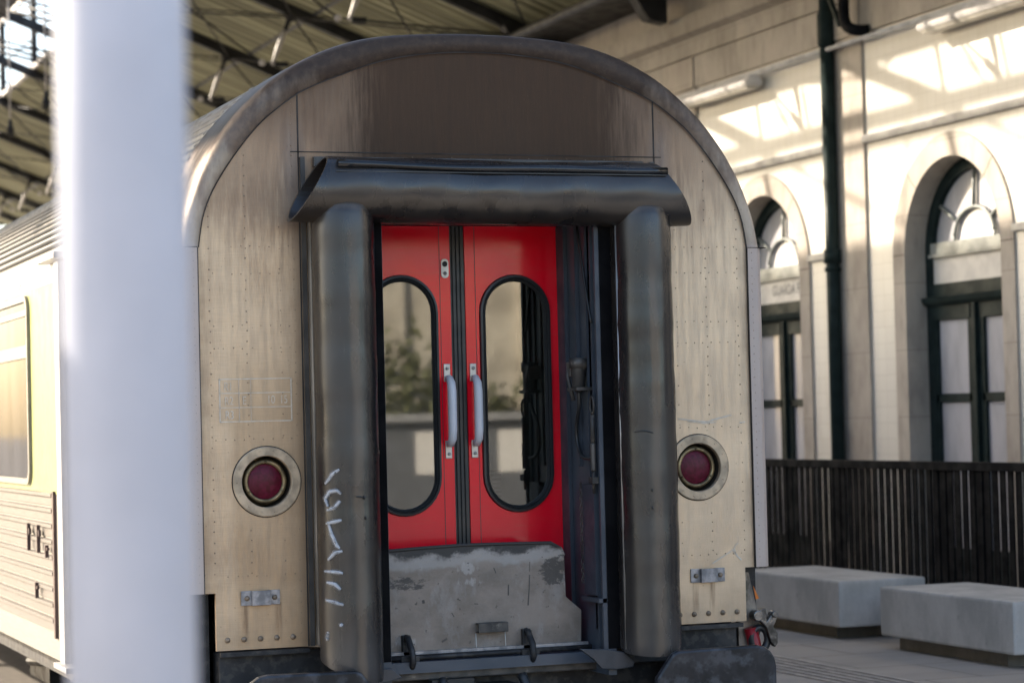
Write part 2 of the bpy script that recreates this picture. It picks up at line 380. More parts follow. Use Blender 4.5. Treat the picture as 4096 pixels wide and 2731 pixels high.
m_alupl = simple('lamp_iron_steel', (.36, .355, .37), .45, metal=.5, var=.25, scale=20)
m_handle = simple('grey_handle_coating', (.60, .61, .66), .35, var=.04)
m_brass = simple('dirty_brass', (.32, .24, .13), .42, metal=.6, var=.3, scale=14)
m_lampwell = simple('lamp_well', (.06, .05, .04), .5, metal=.4)
m_glassdoor = mk_glass('door_window_glass', (.66, .68, .67), .085, .02, 1.5)
m_int = simple('vestibule_panel', (.42, .45, .47), .5, var=.05)
m_roofc = simple('coach_roof_paint', (.026, .029, .035), .5, var=.15)
m_side = simple('coach_cream_steel', (.255, .235, .205), .45, metal=.15, var=.08, sv=(1, .3, 3))
m_yellow = simple('coach_yellow_paint', (.30, .325, .12), .35, var=.06)
m_silver = simple('coach_band_silver', (.48, .46, .45), .35, var=.06)
m_rib = simple('stainless_rib', (.185, .165, .15), .4, metal=.25, var=.12, sv=(1, .3, 3))
m_winside = simple('side_window_glass', (.055, .052, .055), .08, var=.2, scale=1.5, sv=(1, 3, .6)); m_winside.node_tree.nodes['Principled BSDF'].inputs['Specular IOR Level'].default_value = .25
m_brown = simple('brown_trim', (.085, .05, .045), .5)
m_redp = simple('red_hose_paint', (.30, .012, .018), .4)
m_orange = simple('orange_warning_paint', (.75, .20, .02), .5)
m_chalk = simple('chalk_white_paint', (.60, .60, .58), .7)
def mk_faded():
    n = N('faded_white_stencil'); a = n.noise(26, detail=5, rough=.7, lo=.35, hi=.62)
    n.col(n.mix(n.math('MULTIPLY', a, .6), (.64, .58, .49), (.50, .38, .255))); n.rough(.6); return n.m
m_gloss = simple('glossy_rubber', (.016, .017, .020), .16, var=.3, scale=4)
m_black = simple('black_fabric', (.004, .004, .005), .8); m_black.node_tree.nodes['Principled BSDF'].inputs['Specular IOR Level'].default_value = .1
m_faded = mk_faded()
m_trim = simple('grimed_steel_trim', (.42, .37, .31), .35, metal=.4, var=.3, scale=4, sv=(1, 1, .4), dirt=(.06, .055, .05))
m_trimdark = simple('sooty_trim', (.075, .068, .062), .5, var=.2)
def mk_spray(name='white_spray_paint', amt=.9, lo=.25):
    n = N(name); n.col((.50, .52, .56)); n.rough(.8)
    tr = n.new('ShaderNodeBsdfTransparent'); mx = n.new('ShaderNodeMixShader'); n.link(n.rng(n.noise(28, detail=3, lo=.25, hi=.6), 0, 1, lo, amt), mx.inputs[0])
    n.link(tr.outputs[0], mx.inputs[1]); n.link(n.b.outputs[0], mx.inputs[2]); o = [x for x in n.t.nodes if x.type == 'OUTPUT_MATERIAL'][0]; n.link(mx.outputs[0], o.inputs[0]); return n.m
m_mist = mk_spray('spray_mist', .20, .04)
m_spray = mk_spray()
m_scribble = simple('grey_scribble', (.42, .40, .36), .7)
m_letter = simple('sign_letter_paint', (.10, .10, .11), .6)
m_blueplate = simple('blue_grey_wear_plate', (.045, .052, .065), .4, metal=.3, var=.2, scale=8)
def mk_lens():
    n = N('red_lamp_lens'); X = n.xyz(); v = n.new('ShaderNodeTexVoronoi'); v.inputs['Scale'].default_value = 120; n.link(n.scaled(1, 1, 1), v.inputs[0])
    f = n.noise(60, detail=1, lo=.3, hi=.7)
    n.col(n.mix(f, (.075, .002, .010), (.115, .003, .022))); n.rough(.42); n.b.inputs['Specular IOR Level'].default_value = .3; n.b.inputs['Coat Weight'].default_value = .0
    n.bump(v.outputs[0], .15, .002); return n.m
m_lens = mk_lens()

# ------------------------------------------------------------------ setting: ground, platforms
g = MB(); g.add([(-600, -600, -.02), (600, -600, -.02), (600, 900, -.02), (-600, 900, -.02)], [(0, 1, 2, 3)])
tag(g.build('ground', mk_concrete('ballast_ground', (.15, .13, .11), (.09, .08, .07), 8)), kind='structure')
p = MB(); p.box(1.78, 12, -60, 90, -.01, .66); tag(p.build('platform', m_plat), kind='structure')
p = MB(); p.box(-8.6, -1.85, -60, 90, -.01, .659); tag(p.build('platform', m_plat), kind='structure')
tb = MB()
for k in range(6): tb.box(3.06 + k * .08, 3.085 + k * .08, -5, 40, .6605, .669)
tag(tb.build('tactile_paving_strip', simple('tactile_ridge', (.50, .46, .42), .7)), 'ribbed tactile paving strip along the platform beside the concrete benches', 'paving strip')
rl = MB()
for s in (-1, 1):
    rl.box(s * .835 - .035, s * .835 + .035, -60, 90, .0, .17)
tag(rl.build('railway_rails', m_grimy), kind='structure')

# ------------------------------------------------------------------ the coach
HALF = [(0, 4.054), (.12, 4.053), (.24, 4.048), (.36, 4.040), (.48, 4.026), (.60, 4.000), (.73, 3.955), (.857, 3.893), (.96, 3.825), (1.05, 3.748), (1.13, 3.668), (1.20, 3.582), (1.26, 3.492), (1.31, 3.400), (1.35, 3.300), (1.385, 3.190), (1.408, 3.067)]
INN = [(0, 3.962), (.105, 3.960), (.21, 3.953), (.32, 3.940), (.42, 3.922), (.53, 3.892), (.65, 3.847), (.77, 3.800), (.866, 3.753), (.955, 3.690), (1.03, 3.628), (1.10, 3.552), (1.165, 3.468), (1.225, 3.380), (1.275, 3.290), (1.310, 3.190), (1.330, 3.067)]
def catmull(P, k=4):
    out = []
    for i in range(len(P) - 1):
        p0 = P[max(i - 1, 0)]; p1 = P[i]; p2 = P[i + 1]; p3 = P[min(i + 2, len(P) - 1)]
        for j in range(k):
            t = j / k
            out.append(tuple(.5 * (2 * b + (c - a) * t + (2 * a - 5 * b + 4 * c - d) * t * t + (-a + 3 * b - 3 * c + d) * t ** 3) for a, b, c, d in zip(p0, p1, p2, p3)))
    out.append(P[-1]); return out
def full(P): return [(-x, z) for x, z in reversed(P)] + [(x, z) for x, z in P[1:]]
HS, IS = catmull(HALF, 3), catmull(INN, 3)
OUT_, IN_ = full(HS), full(IS)

coach = empty('passenger_coach', (0, 0, 0), label='silver beige passenger coach end with black rubber gangway tubes and red double door', cat='train coach')

# end wall sheet with gangway opening (three plates: left, right, top)
ew = MB()
OX, OZ0, OZ1 = .52, 1.30, 3.23
left = [(x, z) for x, z in IN_ if x < -.865]
zl = 3.753
yF = 0.0
def plate(poly, hole=None):
    if not hole: ew.prism(poly, 'y', yF, yF + .02); return
    from mathutils.geometry import tessellate_polygon
    hx, hz_, hr = hole; H = [(hx + hr * math.cos(2 * PI * k / 48), hz_ + hr * math.sin(2 * PI * k / 48)) for k in range(48)]
    allp = poly + H; tris = tessellate_polygon([[Vector((a, b, 0)) for a, b in poly], [Vector((a, b, 0)) for a, b in H]])
    ew.add([(a, yF, b) for a, b in allp], [tuple(t) for t in tris], False)
    ew.grid([[(a, yF, b) for a, b in H + H[:1]], [(a, yF + .02, b) for a, b in H + H[:1]]], smooth=False)
    ew.grid([[(a, yF, b) for a, b in poly + poly[:1]], [(a, yF + .02, b) for a, b in poly + poly[:1]]], smooth=False)
lp = [(-1.328, 1.552)] + [(-1.330, 3.067)] + left[1:] + [(-.866, zl), (-.866, 1.30), (-1.280, 1.30), (-1.280, 1.552)]
plate(lp, (-1.040, 2.032, .145)); plate([(-x, z) for x, z in reversed(lp)], (1.050, 2.032, .145))
top = [(-.862, 3.756)] + [(x, z) for x, z in IN_ if abs(x) < .86] + [(.862, 3.756), (.862, 3.495), (-.862, 3.495)]
plate(top)
for s in (-1, 1): plate([(s * .862, 3.4915), (s * .862, 1.30), (s * OX, 1.30), (s * OX, 3.4915)][::s])
plate([(-OX, 3.4915), (OX, 3.4915), (OX, OZ1), (-OX, OZ1)])
# plate joints
ew.cur = 1
for s in (-1, 1):
    ew.box(s * .864 - .0035, s * .864 + .0035, -.0015, .005, 1.30, 3.754)
ew.box(-.90, .90, -.0015, .004, 3.4905, 3.4955)
# rivets
ew.cur = 2
def rivet(x, z, r=.0042, y=-.0015):
    r *= random.uniform(.62, .95); x += random.uniform(-.002, .002); z += random.uniform(-.003, .003)
    if random.random() < .07: return
    ew.lathe([(r, .0), (r * .8, -.0025), (.0004, -.0035)], (x, y + .0015, z), seg=6)
for s in (-1, 1):
    for k in range(52):
        z = 1.36 + k * .046
        if abs(z - 2.03) > .17: rivet(s * .895, z, .0034)
        if 1.60 < z < 3.62: rivet(s * 1.115, z + random.uniform(-.003, .003), .0042) if abs(z - 2.03) > .17 else None
        if 1.60 < z < 3.25: rivet(s * 1.28, z, .0042)
        if 3.2 > z > 1.6 and k % 2: rivet(s * .96, z, .0036) if abs(z - 2.03) > .17 else None
    for zr in (1.62, 1.86, 2.22, 2.62, 2.72, 2.95, 3.07):
        for k in range(9): rivet(s * (.92 + k * .043), zr, .0036) if abs(zr - 2.03) > .17 else None
    for k in range(5):
        x = s * (.935 + k * .074)
        ew.lathe([(.013, .0), (.012, -.006), (.006, -.009), (.0004, -.009)], (x, 0, 1.345), seg=10)
        ew.lathe([(.006, .0), (.005, -.013), (.0004, -.013)], (x, 0, 1.345), seg=6)
for k in range(26): rivet(-.80 if k % 2 else .80, 1.4 + k * .07, .003)
for k in range(18): rivet(-.80 + k * .094, 3.475, .003)
ew.build('end_wall', [m_end, m_seam, m_rivet], coach)

# scratches / chalk marks on the right hand sheet
def stroke(mb, pts, wd, y=-.0022, th=.001):
    for a, b in zip(pts[:-1], pts[1:]):
        ax_, az = a; bx, bz = b; dx, dz = bx - ax_, bz - az; L = math.hypot(dx, dz) or 1; nx, nz = -dz / L * wd / 2, dx / L * wd / 2
        mb.prism([(ax_ + nx, az + nz), (bx + nx, bz + nz), (bx - nx, bz - nz), (ax_ - nx, az - nz)], 'y', y, y + th)
mk = MB()
stroke(mk, [(.955, 2.262), (1.03, 2.252), (1.10, 2.245), (1.17, 2.262), (1.23, 2.274)], .008)
stroke(mk, [(1.0, 2.25), (1.09, 2.238), (1.15, 2.243)], .006)
stroke(mk, [(1.27, 2.236), (1.30, 2.240)], .007)
stroke(mk, [(1.11, 1.578), (1.15, 1.60), (1.21, 1.632)], .006); stroke(mk, [(1.215, 1.64), (1.245, 1.602), (1.262, 1.588)], .008)
stroke(mk, [(1.245, 1.668), (1.225, 1.65), (1.232, 1.62)], .005)
mk.build('scratch_marks', m_faded, coach)

# stencilled service table R1 R2 R3
st = MB()
x0, x1, zb, zt = -1.244, -.920, 2.299, 2.486
for z in (zb, zt): stroke(st, [(x0, z), (x1, z)], .005)
for z in (2.361, 2.424): stroke(st, [(x0, z), (x1, z)], .0045)
for x in (x0, x1): stroke(st, [(x, zb - .002), (x, zt + .002)], .006)
for x in (-1.157, -1.104): stroke(st, [(x, zb), (x, zt)], .002)
tbl = st.build('service_table_stencil', m_faded, coach)
RX = Matrix(((1, 0, 0, 0), (0, 0, 1, 0), (0, 1, 0, 0), (0, 0, 0, 1)))
def wtext(t, x, z, size, mat, parent, y=-.003, name='stencil_text'):
    mw = Matrix.Translation((x, y, z)) @ Matrix(((.72, 0, 0, 0), (0, 0, -1, 0), (0, 1, 0, 0), (0, 0, 0, 1)))
    return text_mesh(name, t, size, mat, parent, mw)
for t, x, z in (('R1', -1.226, 2.436), ('R2', -1.224, 2.373), ('R3', -1.222, 2.311), ('E', -1.143, 2.374), ('10', -1.032, 2.376), ('15', -.974, 2.376)):
    wtext(t, x, z, .052, m_faded, tbl)

# collar: rounded band sweeping round the end into the roof
cb_ = MB()
def lerp(a, b, t): return a + (b - a) * t
IO = [(i, o) for i, o in zip(IN_, OUT_)]
prof = [(0.0, -.004), (0.02, -.012), (.60, -.012), (.82, .000), (.94, .022), (1.0, .060), (1.0, .30), (1.0, .50)]
rows = []
for t, y in prof: rows.append([(lerp(i[0], o[0], t), y, lerp(i[1], o[1], t)) for i, o in IO])
cb_.grid(rows)
cb_.build('roof_collar', m_collar, coach)
# lower corner posts
for s in (-1, 1):
    cp = MB(); rows = []
    for z in (3.0655, 1.552): rows.append([(s * lerp(1.332, 1.412, t), y - .004, z) for t, y in [(0, .004), (.0, -.010), (.62, -.010), (.88, .004), (1.0, .035), (1.03, .075), (1.03, .52)]])
    cp.grid(rows, smooth=False); cp.cur = 1
    for k in range(40): cp.lathe([(.0022, 0), (.002, -.0015), (.0003, -.002)], (s * 1.352, -.0145, 1.6 + k * .037), seg=6)
    cp.build('corner_post', [m_collar, m_rivet], coach)
sm = MB()
rows = [[(x * 1.0, -.014, z) for x, z in IN_], [(x * .9965, -.014, z - .0045) for x, z in IN_]]
sm.grid(rows, smooth=False)
for s in (-1, 1):
    sm.box(s * 1.3305 - .003, s * 1.3305 + .0005, -.0165, -.005, 1.553, 3.066); sm.box(min(s * 1.333, s * 1.43), max(s * 1.333, s * 1.43), -.0155, .30, 3.0655, 3.0690)
sm.build('collar_seam', m_seam, coach)

# body behind: roof with corrugations and flat sides
def ring(y, amp_top=.006, amp_rib=.010):
    R = []
    P = catmull(HALF, 12)
    arc = 0; prev = P[0]; half = []
    for q in P:
        arc += math.hypot(q[0] - prev[0], q[1] - prev[1]); prev = q
        nx, nz = q[0] / 1.41, .35 + max(0, (q[1] - 3.05)); L = math.hypot(nx, nz); nx, nz = nx / L, nz / L
        ph = math.sin(arc * 2 * PI / .062)
        am = amp_top * ph
        half.append((q[0] * 1.005 + nx * am - nx * .012, q[1] + nz * am - nz * .012))
    return [(-x, y, z) for x, z in reversed(half)] + [(x, y, z) for x, z in half[1:]]
rf = MB(); rf.grid([ring(.50), ring(12), ring(24.5)], smooth=False)
rf.build('roof', m_roofc, coach)
ce = MB()
L_ = [(x, z) for x, z in OUT_]
for k in range(0, len(L_) - 1):
    (xa, za) = L_[k]; 
# zigzag lip at the roof-collar joint
zz = MB()
N_ = len(OUT_)
for k in range(0, N_ - 1, 1):
    if k % 2: continue
    (xa, za), (xb, zb_) = OUT_[k], OUT_[k + 1]
    zz.add([(xa * 1.003, .47, za + .004), (xb * 1.003, .47, zb_ + .004), ((xa + xb) / 2 * 1.004, .535, (za + zb_) / 2 + .006)], [(0, 1, 2)])
zz.build('roof_edge_lip', m_roofc, coach)
# sides
SX = 1.428
sd_ = MB()
for s in (-1, 1):
    for (y0, y1) in ((.50, .70), (2.80, 24.5)):
        sd_.box(min(s * (SX - .03), s * SX), max(s * (SX - .03), s * SX), y0, y1, 1.0, 3.29)
    sd_.box(min(s * (SX - .16), s * (SX - .12)), max(s * (SX - .16), s * (SX - .12)), .70, 2.80, 1.0, 3.07)
    sd_.box(min(s * (SX - .12), s * (SX - .08)), max(s * (SX - .12), s * (SX - .08)), .50, 2.80, 3.07, 3.30)
sd_.box(-1.30, 1.30, 24.4, 24.5, 1.0, 3.9)
sd_.build('side_wall', m_side, coach)
# ribs of the roof shoulder (sunlit cream corrugations on the side)
SHO = [(1.428, 3.285), (1.418, 3.36), (1.392, 3.43), (1.350, 3.50), (1.300, 3.565), (1.235, 3.63)]
for s in (-1, 1):
    q = MB(); q.prism([(s * x, z) for x, z in SHO] + [(s * (x - .05), z - .01) for x, z in reversed(SHO)], 'y', 2.80, 24.4); q.build('shoulder_panel', m_side, coach)
    for k in range(9):
        z = 3.305 + k * .0395
        for (xa, za), (xb, zb_) in zip(SHO[:-1], SHO[1:]):
            if za <= z <= zb_: x = lerp(xa, xb, (z - za) / (zb_ - za))
        q = MB(); q.tube([(s * (x + .002), 2.80, z), (s * (x + .002), 24.4, z)], .0135, seg=8); q.build('shoulder_rib', m_side, coach)
wb = MB()
wb.box(-SX - .002, -SX, 2.86, 24.4, 3.108, 3.212); wb.build('letter_band', m_silver, coach)
sc_ = MB(); random.seed(3)
for k in range(90):
    y = random.uniform(3.5, 6.2); z = random.uniform(3.115, 3.16)
    sc_.box(-SX - .0035, -SX - .0025, y, y + .005, z, z + random.uniform(.01, .035))
sc_.build('scribbled_tag', m_scribble, coach)
yl = MB(); yl.box(-SX - .003, -SX, 2.90, 24.4, 1.925, 3.106); yl.build('yellow_panel', m_yellow, coach)
for k in range(9):
    cr = MB()
    z = 1.15 + k * .088
    cr.prism([(-SX, z), (-SX - .006, z + .004), (-SX - .006, z + .050), (-SX - .022, z + .056), (-SX - .022, z + .074), (-SX, z + .080)], 'y', 3.24, 24.4)
    cr.build('lower_rib', m_rib, coach)
tr_ = MB(); tr_.box(-SX - .018, -SX, 3.19, 3.235, 1.12, 1.94); tr_.build('brown_end_trim', m_brown, coach)
fr_ = MB(); fr_.box(-SX - .035, -SX, 2.80, 2.94, 1.0, 3.205, .008); fr_.box(-SX - .075, -SX, 2.70, 3.25, 3.212, 3.25, .008); fr_.build('door_frame_strip', m_silver, coach)
for (y, z, h) in ((3.98, 1.66, .16), (3.63, 1.66, .16), (3.35, 1.60, .07), (3.72, 1.36, .09)):
    lt = MB(); lt.box(-SX - .04, -SX - .02, y, y + .018, z - h / 2, z + h / 2); lt.box(-SX - .035, -SX - .02, y - .03, y + .045, z + h * .1, z + h * .32)
    lt.build('side_latch', m_brown, coach)
sk = MB(); sk.box(-SX - .0035, -SX, 3.0, 3.06, 1.045, 1.075); sk.build('small_blue_sticker', simple('blue_sticker', (.10, .13, .35), .5), coach)
# side windows
def rrect(y0, y1, z0, z1, r, n=6):
    P = []
    for cy, cz, a0 in ((y1 - r, z0 + r, -PI / 2), (y1 - r, z1 - r, 0), (y0 + r, z1 - r, PI / 2), (y0 + r, z0 + r, PI)):
        for k in range(n + 1): a = a0 + PI / 2 * k / n; P.append((cy + r * math.cos(a), cz + r * math.sin(a)))
    return P
for k in range(6):
    y0 = 3.98 + k * 2.2; y1 = y0 + 1.6
    f = MB(); o_ = rrect(y0, y1, 1.965, 3.085, .10); i_ = rrect(y0 + .035, y1 - .035, 2.0, 3.05, .07)
    n_ = len(o_)
    f.grid([[(-SX - .004, a, b) for a, b in o_ + o_[:1]], [(-SX - .022, a, b) for a, b in o_ + o_[:1]], [(-SX - .022, a, b) for a, b in i_ + i_[:1]], [(-SX - .006, a, b) for a, b in i_ + i_[:1]]], smooth=False)
    f.box(-SX - .020, -SX - .006, y0 + .03, y1 - .03, 2.715, 2.79); f.box(-SX - .016, -SX - .006, y0 + .06, y1 - .06, 2.965, 3.0)
    wf = f.build('side_window_frame', m_side, coach)
    gl = MB(); gl.prism(i_, 'x', -SX - .0062, -SX - .0045); gl.build('pane', m_winside, wf)

# tail lamps
def tail_lamp(cx):
    r = MB(); r.lathe([(.154, .0), (.154, -.008), (.150, -.010), (.116, -.010), (.113, -.007), (.112, .012)], (cx, 0, 2.032), seg=64, smooth=False)
    for k in range(14):
        a = 2 * PI * k / 14; r.lathe([(.0035, 0), (.003, -.002), (.0004, -.003)], (cx + .137 * math.cos(a), -.010, 2.032 + .137 * math.sin(a)), seg=6)
    ringo = r.build('tail_lamp', m_lampring, coach)
    wl_ = MB(); wl_.lathe([(.112, .012), (.111, .09), (.0005, .09)], (cx, 0, 2.032), seg=48); wl_.build('lamp_well', m_lampwell, ringo)
    b = MB(); b.lathe([(.100, .085), (.106, .060), (.092, .052), (.088, .040), (.098, .030), (.096, .022), (.083, .018), (.078, .026), (.078, .05)], (cx, 0, 2.032), seg=40)
    for a in (1.57, 3.67, 5.76):
        b.lathe([(.006, .02), (.005, .013), (.0004, .012)], (cx + .086 * math.cos(a), .001, 2.032 + .086 * math.sin(a)), seg=8)
    b.build('lamp_bezel', m_brass, ringo)
    l = MB(); l.lathe([(.078, .034), (.06, .026), (.035, .021), (.0005, .019)], (cx, 0, 2.032), seg=36); l.build('lamp_lens', m_lens, ringo)
m_lampring = simple('lamp_ring_steel', (.50, .39, .27), .45, metal=.2, var=.2, scale=14)
for cx in (-1.040, 1.050): tail_lamp(cx)
# dark crescent ring seam round each lamp
for cx in (-1.040, 1.050):
    q = MB(); q.lathe([(.1585, -.0012), (.154, -.0012)], (cx, 0, 2.032), seg=48, smooth=False); q.build('lamp_ring_seam', m_seam, coach)
# lamp irons
for cx in (-1.080, 1.082):
    b = MB(); w0, w1 = cx - .088, cx + .088
    b.box(w0, w0 + .052, -.008, 0, 1.492, 1.556, .002); b.box(w1 - .050, w1, -.008, 0, 1.492, 1.556, .002)
    b.box(w0 + .050, w1 - .048, -.030, -.020, 1.492, 1.556, .002)
    b.box(w0 + .046, w0 + .054, -.029, -.001, 1.492, 1.556); b.box(w1 - .054, w1 - .046, -.029, -.001, 1.492, 1.556)
    br = b.build('lamp_iron', m_alupl, coach)
    for bx in (w0 + .026, w1 - .025):
        s_ = MB(); s_.lathe([(.012, -.008), (.011, -.015), (.004, -.018), (.0004, -.018)], (bx, 0, 1.524), seg=10); s_.build('bolt', m_rivet, br)

# gangway: frame plates round the opening
for s in (-1, 1):
    gf = MB(); a, b = sorted((s * .802, s * .832)); gf.box(a, b, -.040, -.0005, 1.30, 3.20, .006); gf.build('gangway_frame_strip', m_trim, coach)
    gf = MB(); a, b = sorted((s * .838, s * .858)); gf.box(a, b, -.014, -.0005, 1.30, 3.47); gf.build('gangway_frame_strip', m_trimdark, coach)
    gf = MB(); a, b = sorted((s * .5215, s * .60)); gf.box(a, b, -.12, -.0005, 1.22, 3.20); gf.build('gangway_inner_flange', m_black, coach)
gf = MB(); gf.box(-.80, .80, -.03, -.0005, 3.425, 3.470, .005); gf.build('gangway_frame_strip', m_trimdark, coach)
# rubber tubes
def side_tube(s):
    t = MB(); seg = 36; cx, cy, r = s * .716, -.165, .138
    rows = []
    zs = [1.205, 1.22, 1.26] + [1.30 + .05 * k for k in range(36)] + [3.10, 3.16, 3.21, 3.245, 3.262, 3.268]
    rs = [.985, 1.0, 1.01] + [1 + .010 * math.sin(k * .9 + s) + .007 * math.sin(k * 2.3) for k in range(36)] + [1.0, .99, .965, .91, .80, .02]
    for z, k in zip(zs, rs):
        row = []
        for i in range(seg + 1):
            a = 2 * PI * i / seg
            k2 = k + .012 * math.sin(a * 3 + z * 4 + s) if 1.3 < z < 3.1 else k
            x = cx + r * k2 * math.cos(a); y = cy + r * k * math.sin(a) * (1.0 if math.sin(a) > 0 else 1.05)
            zz_ = z
            if z < 1.3: zz_ = z + (.045 if s < 0 else .02) * (-math.cos(a) * s * 0 + (-math.sin(a)) * -.9) * (1.3 - z) / .1 + (.04 * (-(math.cos(a)) * 1) if s < 0 else .0) * (1.3 - z) / .1
            if z > 3.1: zz_ = z + .015 * math.sin(a)
            row.append((x, y, zz_))
        rows.append(row)
    t.grid(rows)
    bt = rows[0]; t.add(bt[:-1], [tuple(range(seg))], False)
    # fold of rubber back to the frame with a bright bead
    a, b = sorted((s * .578, s * .600)); t.box(a, b, -.17, -.12, 1.215, 3.17, .006)
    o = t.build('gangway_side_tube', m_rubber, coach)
    bd = MB(); bd.tube([(s * .582, -.185, 1.22), (s * .582, -.185, 3.16)], .006, seg=6); bd.build('bead', m_alu if s > 0 else m_seal, o)
    return o
tl_ = side_tube(-1); tr2 = side_tube(1)
hd = MB(); rows = []; seg = 40; nx = 80
def hz(x): return 3.312 - .012 * ((x + .8) / 1.6) - .006 * math.sin(PI * (x + .8) / 1.6) * 1.0
for i in range(nx + 1):
    u = i / nx; row = []
    for k in range(seg + 1):
        a = 2 * PI * k / seg; dz = math.sin(a) * .146; dy = math.cos(a) * .138
        xe = lerp(-.868, .868, u)
        sh = .088 * (-dz / .146)
        e = (u - .5) * 2
        x = xe + sh * math.copysign(abs(e) ** 6, e) if False else xe + sh * e * abs(e) ** 3
        dent = 1 + .016 * math.sin(x * 7.3 + a * 2) + .010 * math.sin(x * 19 + a * 5) - .03 * math.exp(-((x - .35) / .07) ** 2) * max(0, math.cos(a - 3.6)) - .025 * math.exp(-((x + .12) / .05) ** 2) * max(0, math.cos(a - 3.9))
        row.append((x, -.160 + dy * dent, hz(xe) + dz * dent))
    rows.append(row)
hd.grid(rows)
# thick open ends with the inside wall
rin = []
for u, dpt in ((0, 0), (0, .35)):
    row = []
    for k in range(seg + 1):
        a = 2 * PI * k / seg; dz = math.sin(a) * .135; dy = math.cos(a) * .127
        row.append((-.868 + .088 * dz / .146 + dpt, -.160 + dy, hz(-.868) + dz))
    rin.append(row)
hd.grid([rows[0], rin[0], rin[1]], smooth=False)
rin2 = [[(-x, y, hz(.868) + (z - hz(-.868))) for x, y, z in r] for r in rin]
hd.grid([rows[-1], rin2[0], rin2[1]], smooth=False)
hd.add([p_ for p_ in rin[1][:-1]], [tuple(range(seg))], False); hd.add([p_ for p_ in rin2[1][:-1]], [tuple(range(seg))], False)
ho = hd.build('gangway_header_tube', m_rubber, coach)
bd = MB(); bd.tube([(x, -.266, hz(x) + .100 + .003 * math.sin(x * 7)) for x in [(-.76 + 1.57 * k / 20) for k in range(21)]], .019, seg=12)
bd.build('header_bead', m_gloss, ho)
bd = MB(); bd.box(-.77, .80, -.285, -.262, 3.376, 3.381); bd.build('header_crease', m_seal, ho)
bd = MB(); bd.prism([(-.60, 3.182), (.60, 3.172), (.60, 3.160), (-.60, 3.170)], 'y', -.16, -.05); bd.build('header_lower_lip', m_bluegrey2, ho)
# marks on the tubes
gmk = MB()
def tpt(x, z, s=-1, r=.1395):
    d_ = x - s * .716; d_ = max(-r * .97, min(r * .97, d_)); return (x, -.165 - math.sqrt(max(0, r * r - d_ * d_)) * 1.05, z)
def tstroke(mb, pts, rad, s=-1):
    P = []
    for a, b in zip(pts[:-1], pts[1:]):
        for k in range(5): P.append(tpt(lerp(a[0], b[0], k / 5), lerp(a[1], b[1], k / 5), s))
    P.append(tpt(*pts[-1], s))
    n_ = len(P); mb.tube(P, [rad * (.55 + .45 * math.sin(PI * (i + .5) / n_)) for i in range(n_)], seg=6)
S_ = [[(-.79, 2.082), (-.815, 2.06), (-.838, 2.02)], [(-.785, 1.975), (-.80, 1.99), (-.825, 1.985), (-.84, 1.955), (-.832, 1.92)],
      [(-.835, 1.905), (-.81, 1.915), (-.79, 1.945)], [(-.838, 1.848), (-.81, 1.855), (-.785, 1.862)], [(-.832, 1.850), (-.822, 1.80), (-.805, 1.752), (-.795, 1.74)], [(-.835, 1.69), (-.812, 1.72), (-.785, 1.728)],
      [(-.845, 1.640), (-.81, 1.638), (-.785, 1.632)], [(-.84, 1.592), (-.815, 1.585), (-.795, 1.562)], [(-.845, 1.515), (-.82, 1.508), (-.785, 1.495)], [(-.80, 1.405), (-.79, 1.415)], [(-.84, 1.38), (-.842, 1.34)]]
for q in S_:
    gmk = MB(); tstroke(gmk, q, .0075); gmk.build('sprayed_graffiti', m_spray, tl_)
    gmk = MB(); tstroke(gmk, q, .014); gmk.build('spray_mist', m_mist, tl_)
dk = MB()
tstroke(dk, [(-.725, 1.962), (-.70, 1.960), (-.685, 1.955)], .004)
for (x, z) in ((-.685, 1.957), (-.682, 1.868)): tstroke(dk, [(x - .003, z), (x + .003, z)], .009)
dk.build('dark_mark', m_seal, tl_)
dk = MB(); tstroke(dk, [(.615, 2.207), (.64, 2.213), (.665, 2.210), (.69, 2.202)], .0035, 1)
for z in (1.943, 1.864): tstroke(dk, [(.674, z), (.680, z)], .008, 1)
dk.build('dark_mark', m_seal, tr2)

# recess behind the tubes
rc = MB()
rc.box(.520, .56, -.118, .47, 1.10, 3.23); rc.box(-.56, -.520, -.118, .47, 1.10, 3.23)
rc.box(-.52, .52, .0, .47, 3.20, 3.24); rc.box(-.52, .52, .0, .47, 1.15, 1.20)
rc.build('gangway_recess', m_bluegrey, coach)
def post(*a, bev=0.):
    q = MB(); q.box(*a, bev); q.build('gangway_post', m_bluegrey2, coach)
for a in ((.500, .519, .270, .362, 1.22, 3.19), (.500, .519, -.118, -.100, 1.20, 3.18), (.508, .519, .02, .032, 1.5, 3.18), (.505, .519, -.052, -.040, 1.22, 3.18), (.500, .519, .130, .140, 2.05, 3.18), (-.519, -.500, .270, .362, 1.22, 3.19), (.480, .519, -.118, .10, 1.430, 1.450), (.495, .519, -.05, .09, 1.46, 1.97)): post(*a)
